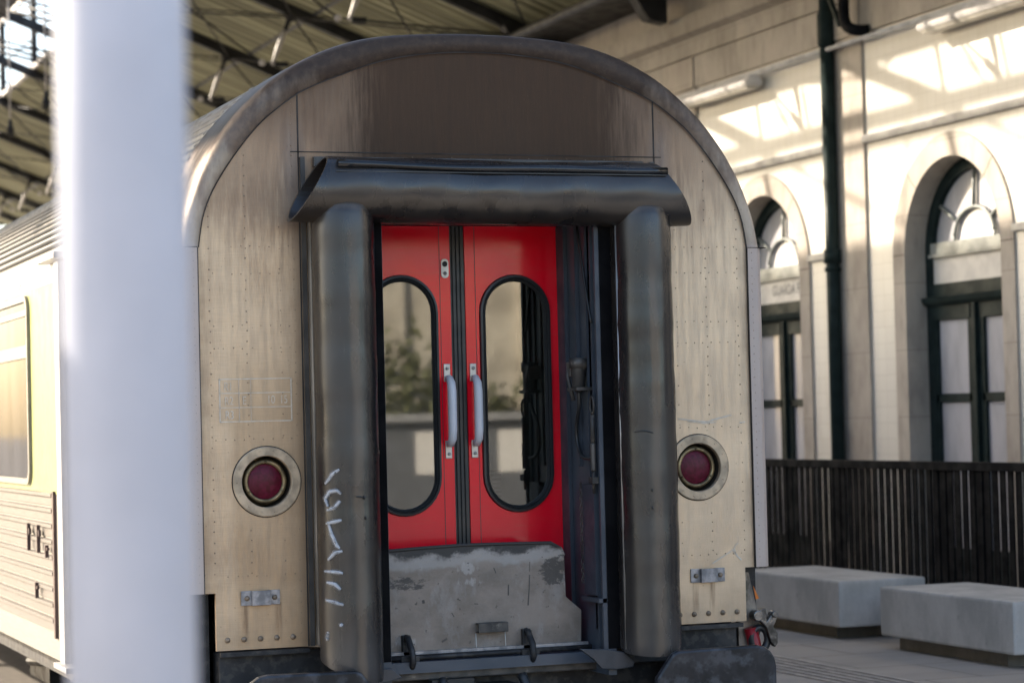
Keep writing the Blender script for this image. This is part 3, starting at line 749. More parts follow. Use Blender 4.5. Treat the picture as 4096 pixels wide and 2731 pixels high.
# doors
def door_leaf(s):
    d = MB(); xi = .036 if s > 0 else -.038; xo = s * .505; a, b = sorted((xi, xo)); y0, y1 = .364, .394
    cxw = s * .282; hw, r = .157, .157; zt_, zb_ = 2.935, 1.870
    # ring of the window hole: stadium
    def stad(hw_, zt2, zb2, n=16):
        P = []
        for k in range(n + 1): t = PI * k / n; P.append((cxw + hw_ * math.cos(t), zt2 - hw_ + hw_ * math.sin(t)))
        for k in range(n + 1): t = PI + PI * k / n; P.append((cxw + hw_ * math.cos(t), zb2 + hw_ + hw_ * math.sin(t)))
        return P
    hole = stad(.168, 2.955, 1.850)
    n_ = len(hole)
    def outer(p_):
        # project point radially to rectangle
        cz = (2.955 + 1.850) / 2; dx, dz = p_[0] - cxw, p_[1] - cz
        return None
    # outer loop matched by angle
    ol = []
    for i, (hx, hzz) in enumerate(hole):
        if hzz > 2.955 - .168 + 1e-6:
            t = math.atan2(hzz - (2.955 - .168), hx - cxw)
            # map t 0..pi to right-top-left edges
            if t < PI / 4: q_ = (b, lerp(2.787, 3.195, t / (PI / 4)))
            elif t < 3 * PI / 4: q_ = (lerp(b, a, (t - PI / 4) / (PI / 2)), 3.195)
            else: q_ = (a, lerp(3.195, 2.787, (t - 3 * PI / 4) / (PI / 4)))
        elif hzz < 1.850 + .168 - 1e-6:
            t = math.atan2(hzz - (1.850 + .168), hx - cxw) + 2 * PI
            t -= PI
            if t < PI / 4: q_ = (a, lerp(2.018, 1.25, t / (PI / 4)))
            elif t < 3 * PI / 4: q_ = (lerp(a, b, (t - PI / 4) / (PI / 2)), 1.25)
            else: q_ = (b, lerp(1.25, 2.018, (t - 3 * PI / 4) / (PI / 4)))
        else:
            q_ = (b if hx > cxw else a, hzz)
        ol.append(q_)
    d.grid([[(x, y0, z) for x, z in ol + ol[:1]], [(x, y0, z) for x, z in hole + hole[:1]], [(x, y1, z) for x, z in hole + hole[:1]]], smooth=False)
    d.box(a, a + .004, y0 + .001, y1, 1.25, 3.195); d.box(b - .004, b, y0 + .001, y1, 1.25, 3.195)
    # folded stile line
    d.cur = 1; xs = s * .086 if s > 0 else -.090
    d.box(xs - .0014, xs + .0014, y0 - .0012, y0 + .004, 1.25, 3.195); d.cur = 0
    dl = d.build('gangway_door', [m_red, m_seal], coach)
    se = MB(); o1, o2, o3 = stad(.180, 2.967, 1.838), stad(.160, 2.947, 1.858), stad(.146, 2.933, 1.872)
    se.grid([[(x, .3635, z) for x, z in o1 + o1[:1]], [(x, .350, z) for x, z in stad(.176, 2.963, 1.842) + stad(.176, 2.963, 1.842)[:1]], [(x, .348, z) for x, z in stad(.166, 2.953, 1.852) + stad(.166, 2.953, 1.852)[:1]], [(x, .3565, z) for x, z in o2 + o2[:1]], [(x, .352, z) for x, z in stad(.155, 2.942, 1.863) + stad(.155, 2.942, 1.863)[:1]], [(x, .366, z) for x, z in o3 + o3[:1]], [(x, .372, z) for x, z in o3 + o3[:1]]], smooth=False)
    sb_ = se.build('window_seal', m_seal, dl)
    gm = MB(); gm.prism(stad(.152, 2.939, 1.866), 'y', .368, .372); gm.build('window_pane', m_glassdoor, dl)
    h = MB(); hx = s * .058 if s > 0 else -.066
    hx = .064 if s > 0 else -.066
    h.tube([(hx, .352, 2.478), (hx, .325, 2.478), (hx, .300, 2.455), (hx, .292, 2.42), (hx, .292, 2.24), (hx, .300, 2.195), (hx, .325, 2.172), (hx, .352, 2.172)], [.015, .017, .020, .021, .021, .020, .017, .015], seg=14)
    hb = h.build('door_handle', m_handle, dl)
    for z in (2.505, 2.145):
        f_ = MB(); f_.box(hx - .016, hx + .016, .356, .3635, z - .042, z + .042, .003)
        f_.lathe([(.008, .356), (.007, .350), (.0004, .349)], (hx, 0, z + .02), seg=10); f_.lathe([(.008, .356), (.007, .350), (.0004, .349)], (hx, 0, z - .02), seg=10)
        f_.build('handle_foot', m_alu, dl)
    return dl
dL = door_leaf(-1); dR = door_leaf(1)
lk = MB(); lk.prism(rrect(-.083, -.047, 2.95, 3.04, .017), 'y', .3565, .3635); lo_ = lk.build('lock_plate', m_alu, dL)
lk2 = MB(); lk2.lathe([(.013, .3565), (.012, .353), (.0004, .353)], (-.065, 0, 3.016), seg=14); lk2.build('lock_cylinder', m_seal, dL)
lk2 = MB(); lk2.lathe([(.009, .3565), (.008, .352), (.0004, .352)], (-.065, 0, 2.972), seg=12); lk2.build('lock_screw', m_alupl, dL)
cs = MB(); cs.box(-.036, .034, .370, .39, 1.25, 3.195)
for k in range(3): cs.box(-.026 + k * .020, -.014 + k * .020, .362 - .002, .372, 1.25, 3.195)
cs.build('door_centre_seal', m_seal, coach)
# vestibule seen through the glass
vs_ = MB(); vs_.box(-.9, .9, 1.55, 1.60, 1.2, 3.3); vs_.box(-.95, -.9, .42, 1.6, 1.2, 3.3); vs_.box(.9, .95, .42, 1.6, 1.2, 3.3); vs_.box(-.9, .9, .42, 1.6, 3.3, 3.34); vs_.box(-.9, .9, .42, 1.6, 1.18, 1.22)
vo = vs_.build('vestibule_panelling', m_int, coach)
lv = MB()
for k in range(14): lv.box(.30, .62, 1.535, 1.549, 1.72 + k * .022, 1.732 + k * .022)
lv.build('louvre_grille', m_bluegrey, vo)

# jumper socket, cable, tensioner, chain on the right reveal
so_ = MB(); so_.tube([(.475, .05, 2.55), (.475, .05, 2.53), (.475, .05, 2.50), (.475, .05, 2.42), (.475, .05, 2.40)], [.040, .042, .034, .030, .018], seg=16)
so_.box(.44, .519, .075, .12, 2.47, 2.54, .006); so_.tube([(.45, .11, 2.53), (.44, .10, 2.47), (.445, .085, 2.42), (.455, .07, 2.36)], .010, seg=8); so_.box(.44, .519, -.01, .11, 2.405, 2.42)
so_.build('jumper_socket', m_grimy, coach)
sr = MB(); sr.tube([(.475, .05, 2.556), (.475, .05, 2.510)], .0425, seg=16); sr.build('socket_ring', m_grimy, coach)
cbm = MB(); P = catmull([(.475, .05, 2.40), (.478, .06, 2.33), (.485, .115, 2.25), (.49, .127, 2.175), (.49, .09, 2.115), (.49, .03, 2.092), (.50, -.056, 2.090)], 5); cbm.tube(P, .0095, seg=8); cbm.build('jumper_cable', m_seal, coach)
wm = MB(); wm.tube(catmull([(.50, .085, 3.17), (.50, .0, 2.88), (.50, -.062, 2.715)], 4), .006, seg=6); wm.build('reveal_wire', m_seal, coach)
tn = MB(); tn.tube([(.485, -.08 + .022 * math.cos(t), 2.335 + .04 * math.sin(t)) for t in [2 * PI * k / 14 for k in range(14)]], .006, seg=6, closed=True)
tn.tube([(.485, -.08, 2.29), (.485, -.08, 2.16)], .011, seg=8)
tn.tube([(.485, -.08 + .001, 2.16 - .006 * k) for k in range(22)], [.015 if k % 2 else .012 for k in range(22)], seg=8)
tn.tube([(.485, -.08, 2.03), (.485, -.08, 1.93)], .008, seg=8); tn.box(.468, .503, -.105, -.058, 1.975, 2.005)
tn.build('gangway_tensioner', m_grimy, coach)
ch = MB()
for k in range(22): ch.tube([(.49 + (.007 * math.cos(t) if k % 2 else 0), .096 + (0 if k % 2 else .007 * math.cos(t)), 1.965 - k * .021 + .013 * math.sin(t)) for t in [2 * PI * j / 8 for j in range(8)]], .0028, seg=5, closed=True)
ch.build('flap_chain', m_grimy, coach)

# bridge plate (raised flap)
fl = MB(); poly = [(-.512, 1.225), (.475, 1.225), (.480, 1.385), (.404, 1.450), (.400, 1.652), (.375, 1.690), (.335, 1.706), (-.10, 1.712), (-.48, 1.700), (-.512, 1.66)]
fl.prism(poly, 'y', .10, .115)
# curled worn lip
fl.tube([(-.505, .103, 1.695), (-.3, .101, 1.704), (-.10, .102, 1.710), (.15, .101, 1.707), (.335, .102, 1.703), (.385, .104, 1.675), (.400, .106, 1.64)], .0085, seg=8)
fo = fl.build('bridge_plate', m_flap, coach, bevel=.003)
gp = MB(); gp.box(-.045, .100, .060, .10, 1.308, 1.312); gp.box(-.045, .100, .060, .10, 1.348, 1.352); gp.box(-.045, .100, .058, .064, 1.309, 1.351, .002); gp.box(.094, .100, .060, .10, 1.31, 1.35)
gp.build('plate_grip', m_grimy, fo)
dr = MB()
for x in (-.045, .098): dr.tube([(x, .0992, 1.305), (x + .002, .0992, 1.23)], .0022, seg=5)
dr.build('paint_run', m_chalk, fo)
for pts_, w__ in (([(.225, 1.56), (.222, 1.50), (.214, 1.42)], .006), ([(.228, 1.62), (.226, 1.575)], .003), ([(-.30, 1.46), (-.288, 1.462)], .016), ([(-.16, 1.405), (-.148, 1.385)], .005), ([(-.21, 1.275), (-.185, 1.288)], .010), ([(.12, 1.52), (.118, 1.47)], .006), ([(-.05, 1.44), (-.03, 1.438)], .004), ([(.05, 1.60), (.06, 1.575)], .004)):
    mk_ = MB(); stroke(mk_, pts_, w__, .0985, .0008); mk_.build('dark_scuff', m_trimdark, fo)
hg = MB(); hg.tube([(-.52, .04, 1.214), (.50, .04, 1.218)], .012, seg=12); hg.build('hinge_rod', m_dark, coach)
he = MB(); he.box(-.52, .50, .075, .099, 1.226, 1.240); he.build('bright_worn_edge', m_alupl, coach)
for x in (-.385, .195):
    h = MB(); h.tube([(x, .085, 1.305), (x, .055, 1.300), (x, .0, 1.25), (x, -.012, 1.20), (x, .02, 1.165)], .015, seg=10); h.box(x - .020, x + .020, .075, .099, 1.20, 1.315, .004); h.build('hinge_arm', m_dark, coach)
    h = MB(); h.box(x - .045, x + .042, .02, .05, 1.17, 1.225, .004); h.build('hinge_lug', m_dark, coach)
bm_ = MB(); bm_.box(-.53, .53, .03, .12, 1.115, 1.195, .006); bm_.build('threshold_beam', m_grimy, coach)

# headstock and underframe
hs = MB(); hs.box(-1.262, -.60, .04, .16, 1.13, 1.286, .006); hs.box(.60, 1.245, .04, .16, 1.13, 1.286, .006)
hs.box(-1.262, -.86, -.002, .05, 1.272, 1.292); hs.box(.86, 1.262, -.002, .05, 1.272, 1.292)
hs.box(-1.22, 1.22, .12, .3, .75, 1.15); hs.box(-1.30, 1.30, .25, 24, .85, 1.05)
hs.box(-1.40, -1.29, .10, .5, 1.0, 1.60); hs.box(1.262, 1.275, .16, .5, 1.0, 1.60)
hs.box(-.12, .12, -.30, .12, .93, 1.08, .01)
hs.build('headstock', m_dark, coach)
nb = MB()
for s in (-1, 1):
    a, b = sorted((s * 1.2835, s * 1.40)); nb.box(a, b, .14, .15, 1.30, 1.5495)
nb.build('corner_backing', m_dark, coach)
# coupler hoses seen below
hb_ = MB(); hb_.tube(catmull([(.12, -.05, 1.12), (.14, -.12, 1.02), (.16, -.16, .9), (.2, -.12, .8)], 4), .022, seg=10); hb_.build('brake_hose', m_seal, coach); hb_ = MB(); hb_.tube(catmull([(-.25, -.02, 1.12), (-.26, -.08, 1.0), (-.24, -.1, .85)], 4), .02, seg=10); hb_.build('brake_hose', m_seal, coach); hb_ = MB()
hb_.box(-.30, -.10, -.02, .04, 1.085, 1.115); hb_.build('hose_bracket', m_seal, coach)
hv = MB(); hv.lathe([(.0004, -.20), (.03, -.195), (.036, -.17), (.036, -.10)], (.265, 0, 1.03), seg=16); hv.build('hose_cap', m_brass, coach)
# buffers
for s in (-1, 1):
    b = MB(); cx = s * .95
    P = [(cx - .30, .90)] + [(cx - .30 + (.0), 1.10), (cx - .22, 1.205), (cx - .19, 1.217), (cx + .20, 1.222)] + [(cx + .20 + .10 * math.sin(t), 1.122 + .10 * math.cos(t)) for t in (PI / 8, PI / 4, 3 * PI / 8, PI / 2)] + [(cx + .30, .90)]
    if s < 0: P = [(-2 * .95 - (q[0] - 0) + 0 if False else -q[0], q[1]) for q in [( .95 + (p_[0] - cx), p_[1]) for p_ in P]][::-1]
    b.prism(P, 'y', -.37, -.33)
    bo = b.build('buffer_head', m_buf if 'm_buf' in globals() else simple('buffer_face', (.030, .032, .040), .40, metal=.3, var=.4, scale=5, dirt=(.055, .058, .068), dirt_lo=.5), coach, bevel=.012)
    sh = MB(); sh.tube([(cx, -.33, 1.05), (cx, .05, 1.05)], .11, seg=20); sh.build('buffer_shaft', m_dark, coach)
for s, pl in ((1, [(.36, 1.232), (.50, 1.222), (.58, 1.205), (.632, 1.160), (.625, 1.135), (.545, 1.128), (.47, 1.135), (.43, 1.180)]), (-1, [(-.75, 1.195), (-.53, 1.195), (-.485, 1.152), (-.56, 1.135), (-.635, 1.132)])):
    w_ = MB(); w_.prism(pl, 'y', -.16, -.145); w_.build('wear_plate', m_blueplate, coach, bevel=.003)
# corner fitting on the right
cf = MB(); cf.prism([(1.285, 1.52), (1.345, 1.52), (1.405, 1.25), (1.325, 1.02), (1.285, 1.02)], 'y', .10, .13); cf.build('tapered_step_bracket', m_grimystep if 'm_grimystep' in globals() else simple('scuffed_beige_steel', (.34, .29, .24), .5, metal=.3, var=.35, scale=9, sv=(1, 1, .5), dirt=(.08, .07, .05)), coach)
ot = MB(); ot.prism([(1.366, 1.455), (1.394, 1.395), (1.378, 1.39)], 'y', .094, .099); ot.build('orange_warning_mark', m_orange, coach)
hk = MB(); hk.prism([(1.355, 1.345), (1.392, 1.352), (1.398, 1.290), (1.430, 1.330), (1.452, 1.30), (1.430, 1.262), (1.452, 1.235), (1.452, 1.185), (1.438, 1.165), (1.415, 1.19), (1.395, 1.26), (1.372, 1.285), (1.340, 1.31), (1.330, 1.335)], 'y', .02, .055)
hk.tube([(1.345, .06, 1.320), (1.345, .0, 1.320)], .026, seg=14); hk.tube([(1.436, .06, 1.322), (1.436, .005, 1.322)], .016, seg=12)
hk.build('coupling_hook', simple('worn_cast_steel', (.24, .23, .22), .3, metal=.75, var=.4, scale=16), coach, bevel=.004)
hk2 = MB(); hk2.tube([(1.375 + .042 * math.cos(t), .06, 1.205 + .055 * math.sin(t)) for t in [2 * PI * k / 20 for k in range(20)]], .018, seg=8, closed=True); hk2.build('hose_loop', m_seal, coach)
hr = MB(); hr.tube([(1.335, .075, 1.26), (1.355, .075, 1.17), (1.380, .075, 1.095)], .033, seg=14); hr.build('red_hose_sleeve', m_redp, coach)
hr = MB(); hr.tube([(1.380, .075, 1.105), (1.388, .075, 1.080)], .036, seg=14); hr.tube([(1.385, .075, 1.08), (1.392, .075, .95)], .024, seg=12); hr.build('hose_clamp', m_brass, coach)
# bogie bits at the left under the skirt
bg_ = MB()
for y in (2.6, 5.4): bg_.lathe([(.0005, -1.05), (.44, -1.05), (.46, -.95), (.0005, -.94)], (0, y, .46), axis='x', seg=32)
bg_.box(-1.12, -.98, 2.0, 6.2, .62, .84, .02); bg_.tube([(-1.2, 2.9, .80), (-1.2, 3.6, .80)], .07, seg=14); bg_.tube([(-1.24, 3.9, .95), (-1.24, 4.6, .86), (-1.24, 5.4, .80)], .03, seg=8)
for y in (2.6, 5.4): bg_.tube([(-1.12, y, .46), (-1.3, y, .46)], .10, seg=16)
for y in (3.3, 4.6): bg_.box(-1.25, -1.1, y, y + .16, .55, .98)
bg_.build('bogie', simple('bogie_grease', (.035, .032, .03), .4, metal=.4, var=.4, scale=8), coach)
fs = MB(); fs.box(-1.50, -1.38, 2.55, 2.95, .985, 1.015, .005); fs.build('footstep', m_rail, coach)

# ------------------------------------------------------------------ foreground column
colm = empty('canopy_column', (-3.169, -7.62, .66), label='pale white steel column standing out of focus in front of the coach', cat='column')
c = MB(); c.tube([(0, 0, .0), (0, 0, 5.2)], .0745, seg=40); c.build('shaft', m_colpaint, colm)
c = MB(); c.box(-.16, .16, -.16, .16, 0, .02, .004); c.lathe([(.115, .02), (.10, .04), (.078, .12)], (0, 0, 0), axis='z', seg=32); c.build('base_plate', m_colpaint, colm)
# added box outside the frame, put there to shade the lower column
km = empty('column_shade_box', (-3.92, -6.87, .66), label='added grey box out of view that shades the lower white column', cat='light blocker')
k = MB(); k.box(-.30, .30, -.30, .30, 0, 2.06, .02); k.build('blocker_box', m_rail, km)
k = MB(); k.box(-.2, .2, -.308, -.3005, 1.1, 1.6); k.build('blocker_front', m_seal, km)

# ------------------------------------------------------------------ concrete benches
def bench(x0, y0, ln, label):
    b = empty('concrete_bench', (x0, y0, .66), label=label, cat='bench', group='concrete block benches along the fence')
    s_ = MB(); s_.box(0, .70, 0, ln, .09, .42, .018); s_.build('seat_block', m_conc, b)
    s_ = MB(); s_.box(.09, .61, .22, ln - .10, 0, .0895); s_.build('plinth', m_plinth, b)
    return b
bench(4.32, 2.55, 1.68, 'concrete block bench nearest the camera, cut by the right edge of the photo')
b1 = bench(4.36, 4.89, 1.68, 'concrete block bench just right of the coach corner, partly behind the nearer bench')

# ------------------------------------------------------------------ fence
XF = 5.62
fc = empty('slatted_fence', (XF, 0, .66), label='dark steel fence of vertical slats between benches and station building', cat='fence')
def fy(Xpix): return None
f = MB(); f.box(-.03, .04, 3.0, 11, 1.157, 1.222, .004); f.build('top_rail', m_steelblack, fc)
f = MB(); f.box(-.02, .035, 3.0, 11, .08, .12); f.build('bottom_rail', m_steelblack, fc)
OPENG = {33: 1, 32: 1, 31: .5, 30: .6, 29: 1, 28: 1, 25: .5, 21.5: 1}
open_k = {33, 32, 31, 30, 29, 28, 25, 21, 20, 19, 18, 17, 16, 15, 14, 13, 8, 7, 4, 3, 2, 1, 0, -1, -2, 40, 41, 46, 47, 48}
for k in range(-12, 62):
    yk = 4.46 + .105 * k
    f = MB(); f.box(-.006, .006, yk + .016, yk + .089, .12, 1.156); f.build('slat', m_steelblack, fc)
    if k not in open_k:
        f = MB(); f.box(.022, .030, yk - .035, yk + .040, .12, 1.154); f.build('backing_slat', m_steelblack, fc)
for yk in (2.9, 5.52, 7.2, 9.0):
    f = MB(); f.box(-.005, .035, yk, yk + .05, 0, 1.154); f.build('post', m_steelblack, fc)

# ------------------------------------------------------------------ station building
XW = 7.5; ZP = .66; BAY = 3.785
bld = empty('station_building', (XW, 0, ZP), label='cream tiled station building with stone arched doorways and pilasters', cat='building')
def Lz(z): return z - ZP
ARC0 = 8.48; R_IN = .83; SPR = 3.71; R_OUT = 1.045
centers = [ARC0 + BAY * k for k in range(-3, 10)]
wl = MB()
TOP = 5.88
def front_quad(pts, x=0.): wl.add([(x, a, Lz(b)) for a, b in pts], [tuple(range(len(pts)))], False)
ys = ARC0 - BAY * 3.5
for c0 in centers:
    y0, y1 = c0 - BAY / 2, c0 + BAY / 2
    front_quad([(y0, ZP), (c0 - R_IN, ZP), (c0 - R_IN, SPR), (y0, SPR)]); front_quad([(c0 + R_IN, ZP), (y1, ZP), (y1, SPR), (c0 + R_IN, SPR)])
    n_ = 24; arc = [(c0 + R_IN * math.cos(PI * k / n_), SPR + R_IN * math.sin(PI * k / n_)) for k in range(n_ + 1)]
    tops = [(lerp(y1, y0, k / n_), TOP) for k in range(n_ + 1)]
    front_quad([(y1, SPR), arc[0], tops[0]][::-1] if False else [arc[0], (y1, SPR), (y1, TOP)])
    front_quad([(y0, SPR), arc[-1], (y0, TOP)])
    for k in range(n_): front_quad([arc[k], tops[k], tops[k + 1], arc[k + 1]])
wl.build('tiled_wall', m_tile, bld, recalc=False)
y0b, y1b = centers[0] - BAY / 2, centers[-1] + BAY / 2
bk = MB(); bk.box(.9, 1.0, y0b, y1b, 0, Lz(9.5)); bk.build('inner_wall', m_int, bld)
st_ = MB()
st_.box(-.035, .3, y0b, y1b, Lz(5.885), Lz(6.215)); st_.box(-.055, .3, y0b, y1b, Lz(6.235), Lz(6.265)); st_.box(-.020, .3, y0b, y1b, Lz(6.215), Lz(6.235))
st_.box(-.045, .3, y0b, y1b, Lz(6.265), Lz(6.385)); st_.build('frieze', m_stone2, bld)
st_ = MB(); st_.prism([(-.05, Lz(6.387)), (-.06, Lz(6.43)), (-.15, Lz(6.47)), (-.16, Lz(6.66)), (.3, Lz(6.66)), (.3, Lz(6.387))], 'y', y0b, y1b)
st_.box(-.02, .3, y0b, y1b, Lz(6.66), Lz(7.6)); st_.build('cornice', m_stone2, bld)
PIL0 = 10.01
for k, c0 in enumerate(centers[:-1]):
    p0 = c0 + (PIL0 - ARC0)
    q = MB(); q.box(-.030, .0, p0, p0 + .80, 0, Lz(5.884), .003); q.box(-.055, -.036, p0, p0 + .80, Lz(5.884), Lz(6.214)); q.box(-.09, -.01, p0 - .02, p0 + .82, 0, .35, .004)
    q.build('pilaster', m_stone, bld)
# arch surrounds
n_ = 28
for c0 in centers:
    a = MB()
    inn = [(c0 - R_IN, ZP)] + [(c0 - R_IN * math.cos(PI * k / n_), SPR + R_IN * math.sin(PI * k / n_)) for k in range(n_ + 1)] + [(c0 + R_IN, ZP)]
    ou = [(c0 - R_OUT, ZP)] + [(c0 - R_OUT * math.cos(PI * k / n_), SPR + R_OUT * math.sin(PI * k / n_)) for k in range(n_ + 1)] + [(c0 + R_OUT, ZP)]
    a.grid([[(.0, y, Lz(z)) for y, z in ou], [(-.022, y, Lz(z)) for y, z in ou], [(-.022, y, Lz(z)) for y, z in inn], [(.20, y, Lz(z)) for y, z in inn]], smooth=False)
    a.cur = 1
    for t in (PI * .25, PI * .75, 0, PI):
        cc, ss = math.cos(t), math.sin(t)
        A = (c0 + R_IN * cc, SPR + R_IN * ss); B = (c0 + R_OUT * cc, SPR + R_OUT * ss); e = .004
        a.add([(-.0232, A[0] - ss * e, Lz(A[1] + cc * e)), (-.0232, B[0] - ss * e, Lz(B[1] + cc * e)), (-.0232, B[0] + ss * e, Lz(B[1] - cc * e)), (-.0232, A[0] + ss * e, Lz(A[1] - cc * e))], [(0, 1, 2, 3)], False)
    a.build('arch_surround', [m_stone, m_seam], bld, recalc=False)
# double doors with fanlight, one built then copied
def build_door(c0):
    root = bpy.data.objects.new('arched_door', None)
    COL.objects.link(root); root.parent = bld; root.location = (.20, c0, 0)
    def B(mb, name, mat, **k): return mb.build(name, mat, root, **k)
    R1, R2 = R_IN - .002, R_IN - .11
    fr = MB()
    inn = [(-R2, ZP)] + [(-R2 * math.cos(PI * k / n_), SPR + R2 * math.sin(PI * k / n_)) for k in range(n_ + 1)] + [(R2, ZP)]
    ou = [(-R1 - .04, ZP)] + [(-(R1 + .04) * math.cos(PI * k / n_), SPR + (R1 + .04) * math.sin(PI * k / n_)) for k in range(n_ + 1)] + [(R1 + .04, ZP)]
    fr.grid([[(.10, y, Lz(z)) for y, z in ou], [(.002, y, Lz(z)) for y, z in ou], [(.002, y, Lz(z)) for y, z in inn], [(.10, y, Lz(z)) for y, z in inn]], smooth=False)
    fr.box(.01, .09, -.085, .085, 0, Lz(3.28)); fr.box(-.03, .01, -.05, -.005, .10, Lz(3.27), .006)
    fr.box(-.005, .09, -R2, R2, Lz(3.285), Lz(3.425)); fr.prism([(-.075, Lz(3.30)), (-.060, Lz(3.255)), (-.03, Lz(3.225)), (0, Lz(3.225)), (0, Lz(3.31))], 'y', -R1 + .02, R1 - .02)
    for s in (-1, 1):
        y0, y1 = sorted((s * .085, s * R2))
        fr.box(.0, .09, y0, y1, Lz(3.09), Lz(3.225)); fr.box(.01, .09, y0, y1, Lz(2.335), Lz(2.415), .004); fr.box(.0, .09, y0, y1, 0, .35)
        fr.box(.01, .09, y0, y0 + .05, .35, Lz(3.09)); fr.box(.01, .09, y1 - .05, y1, .35, Lz(3.09))
    B(fr, 'door_frame', m_green)
    ff = MB(); ff.box(-.01, .09, -R2, R2, Lz(3.68), Lz(3.80)); ff.box(-.03, .0, -R2 - .01, R2 + .01, Lz(3.665), Lz(3.70))
    ra = .345; zc = 3.80
    ff.tube([(.03, -ra * math.cos(t), Lz(zc + .285 * math.sin(t) ** .9 if t not in (0,) else zc)) for t in [PI * k / 24 for k in range(1, 24)]], .019, seg=8)
    ff.tube([(.03, -ra, Lz(zc - .02)), (.03, -ra, Lz(zc + .05))], .019, seg=8); ff.tube([(.03, ra, Lz(zc - .02)), (.03, ra, Lz(zc + .05))], .019, seg=8)
    for t in (PI / 2, PI * .20, PI * .80):
        a_ = (ra * math.cos(t) * .98, zc + .285 * math.sin(t)); b_ = (R2 * 1.02 * math.cos(t * .96 + .06 if t > PI / 2 else t * 1.02), SPR + R2 * 1.02 * math.sin(t))
        ff.tube([(.03, a_[0], Lz(a_[1])), (.03, b_[0], Lz(b_[1]))], .018, seg=8)
    B(ff, 'fanlight_bar', m_greenlight)
    gp_ = MB(); gp_.add([(.055, y, Lz(z)) for y, z in [(-R2 - .01, 3.79)] + [(-(R2 + .01) * math.cos(PI * k / n_), max(3.79, SPR + (R2 + .01) * math.sin(PI * k / n_))) for k in range(2, n_ - 1)] + [(R2 + .01, 3.79)]], [tuple(range(n_ - 1))], False)
    B(gp_, 'fanlight_pane', m_pane)
    for s in (-1, 1):
        y0, y1 = sorted((s * .13, s * (R2 - .045)))
        for z0, z1 in ((1.0, 2.34), (2.41, 3.10)):
            q_ = MB(); q_.box(.040, .050, y0, y1, Lz(z0), Lz(z1)); B(q_, 'door_pane', m_pane)
    q_ = MB(); q_.box(.02, .04, -R2 - .005, R2 + .005, Lz(3.42), Lz(3.69)); B(q_, 'sign_panel', m_panel)
    return root
d0 = build_door(centers[3])
doors = [d0]
for k, c0 in enumerate(centers):
    if k == 3: continue
    c_ = copy_tree(d0, bld); c_.location = (.20, c0, 0); doors.append(c_)
# GUARDA FISCAL lettering on the second arch (facing -x)
mw = Matrix.Translation((XW + .219, centers[4] - .02, 3.475)) @ Matrix(((0, 0, -1, 0), (-1, 0, 0, 0), (0, 1, 0, 0), (0, 0, 0, 1)))
gfx = text_mesh('door_lettering', 'GUARDA FISCAL', .135, m_letter, None, Matrix.Translation((0, 0, 0)))
cxm = sum(v.co.x for v in gfx.data.vertices) / len(gfx.data.vertices)
gfx.data.transform(Matrix.Translation((-cxm, 0, 0)))
gfx.data.transform(Matrix.Translation((.219, centers[4] - .16, Lz(3.505))) @ Matrix(((0, 0, -1, 0), (-.95, 0, 0, 0), (0, 1.15, 0, 0), (0, 0, 0, 1))))
gfx.parent = bld
# string rails and pipes
for k, c0 in enumerate(centers):
    a = c0 - BAY + (PIL0 - ARC0) + .80; b = c0 + (PIL0 - ARC0)
    sr_ = MB(); sr_.box(-.055, .0, a, b, Lz(4.82), Lz(4.90), .01); sr_.build('string_rail', m_rail, bld)
    sr_ = MB(); sr_.box(-.05, .0, a, c0 - R_OUT, Lz(3.77), Lz(3.84), .01); sr_.build('impost_rail', m_rail, bld)
for k in (1, 3, 5, 7):
    py = centers[k] + (PIL0 - ARC0) + .56; p0 = py - .56
    dp = MB(); dp.tube([(-.10, py, 0), (-.10, py, Lz(5.86))], .066, seg=20); dp.tube([(-.10, py, Lz(3.72)), (-.10, py, Lz(3.85))], .084, seg=20); dp.tube([(-.10, py, Lz(3.64)), (-.10, py, Lz(3.68))], .080, seg=20)
    dp.tube([(-.10, py, Lz(5.83)), (-.10, py, Lz(5.86)), (-.10, py, Lz(6.14)), (-.10, py, Lz(6.20)), (-.10, py, Lz(7.0))], [.07, .088, .088, .066, .066], seg=20)
    for z in (2.2, 3.7, 5.2): dp.box(-.1, 0, py - .012, py + .012, Lz(z), Lz(z) + .02)
    dp.build('drainpipe', m_green, bld)
    q = MB(); q.tube(catmull([(-.2, p0, Lz(6.98)), (-.2, p0, Lz(6.3)), (-.2, p0 - .01, Lz(6.0)), (-.16, p0 - .09, Lz(5.90)), (-.04, p0 - .19, Lz(5.88))], 4), .055, seg=12); q.build('rainwater_elbow', m_steelblack, bld)
    q = MB(); q.bar((-.22, py - .12, Lz(6.55)), (-.20, p0 + .08, Lz(5.96)), .05, .03); q.build('pipe_stay', m_green, bld)

# conduit with fluorescent lamps
cd = MB(); cd.tube([(XW - .12, 1.2, 5.80), (XW - .12, 40, 5.80)], .022, seg=10)
tag(cd.build('lighting_conduit', m_white), 'long white conduit pipe running along the wall below the stone frieze', 'pipe')
def lamp_fix(y0, label):
    e = empty('strip_light', (XW - .14, y0, 5.70), label=label, cat='strip light', group='strip lights under the frieze')
    q = MB(); q.prism([(-.055, .075), (.055, .075), (.10, .0), (.085, -.03), (-.085, -.03), (-.10, .0)], 'y', 0, 1.75); q.build('housing', m_white, e)
    q = MB(); q.prism([(-.08, -.031), (.08, -.031), (.06, -.06), (-.06, -.06)], 'y', .03, 1.72); q.build('diffuser', m_frost, e)
lamp_fix(12.1, 'strip light on the wall left of the drainpipe beside the coach roof'); lamp_fix(12.1 - 5.25, 'strip light on the wall at the top right corner of the photo')

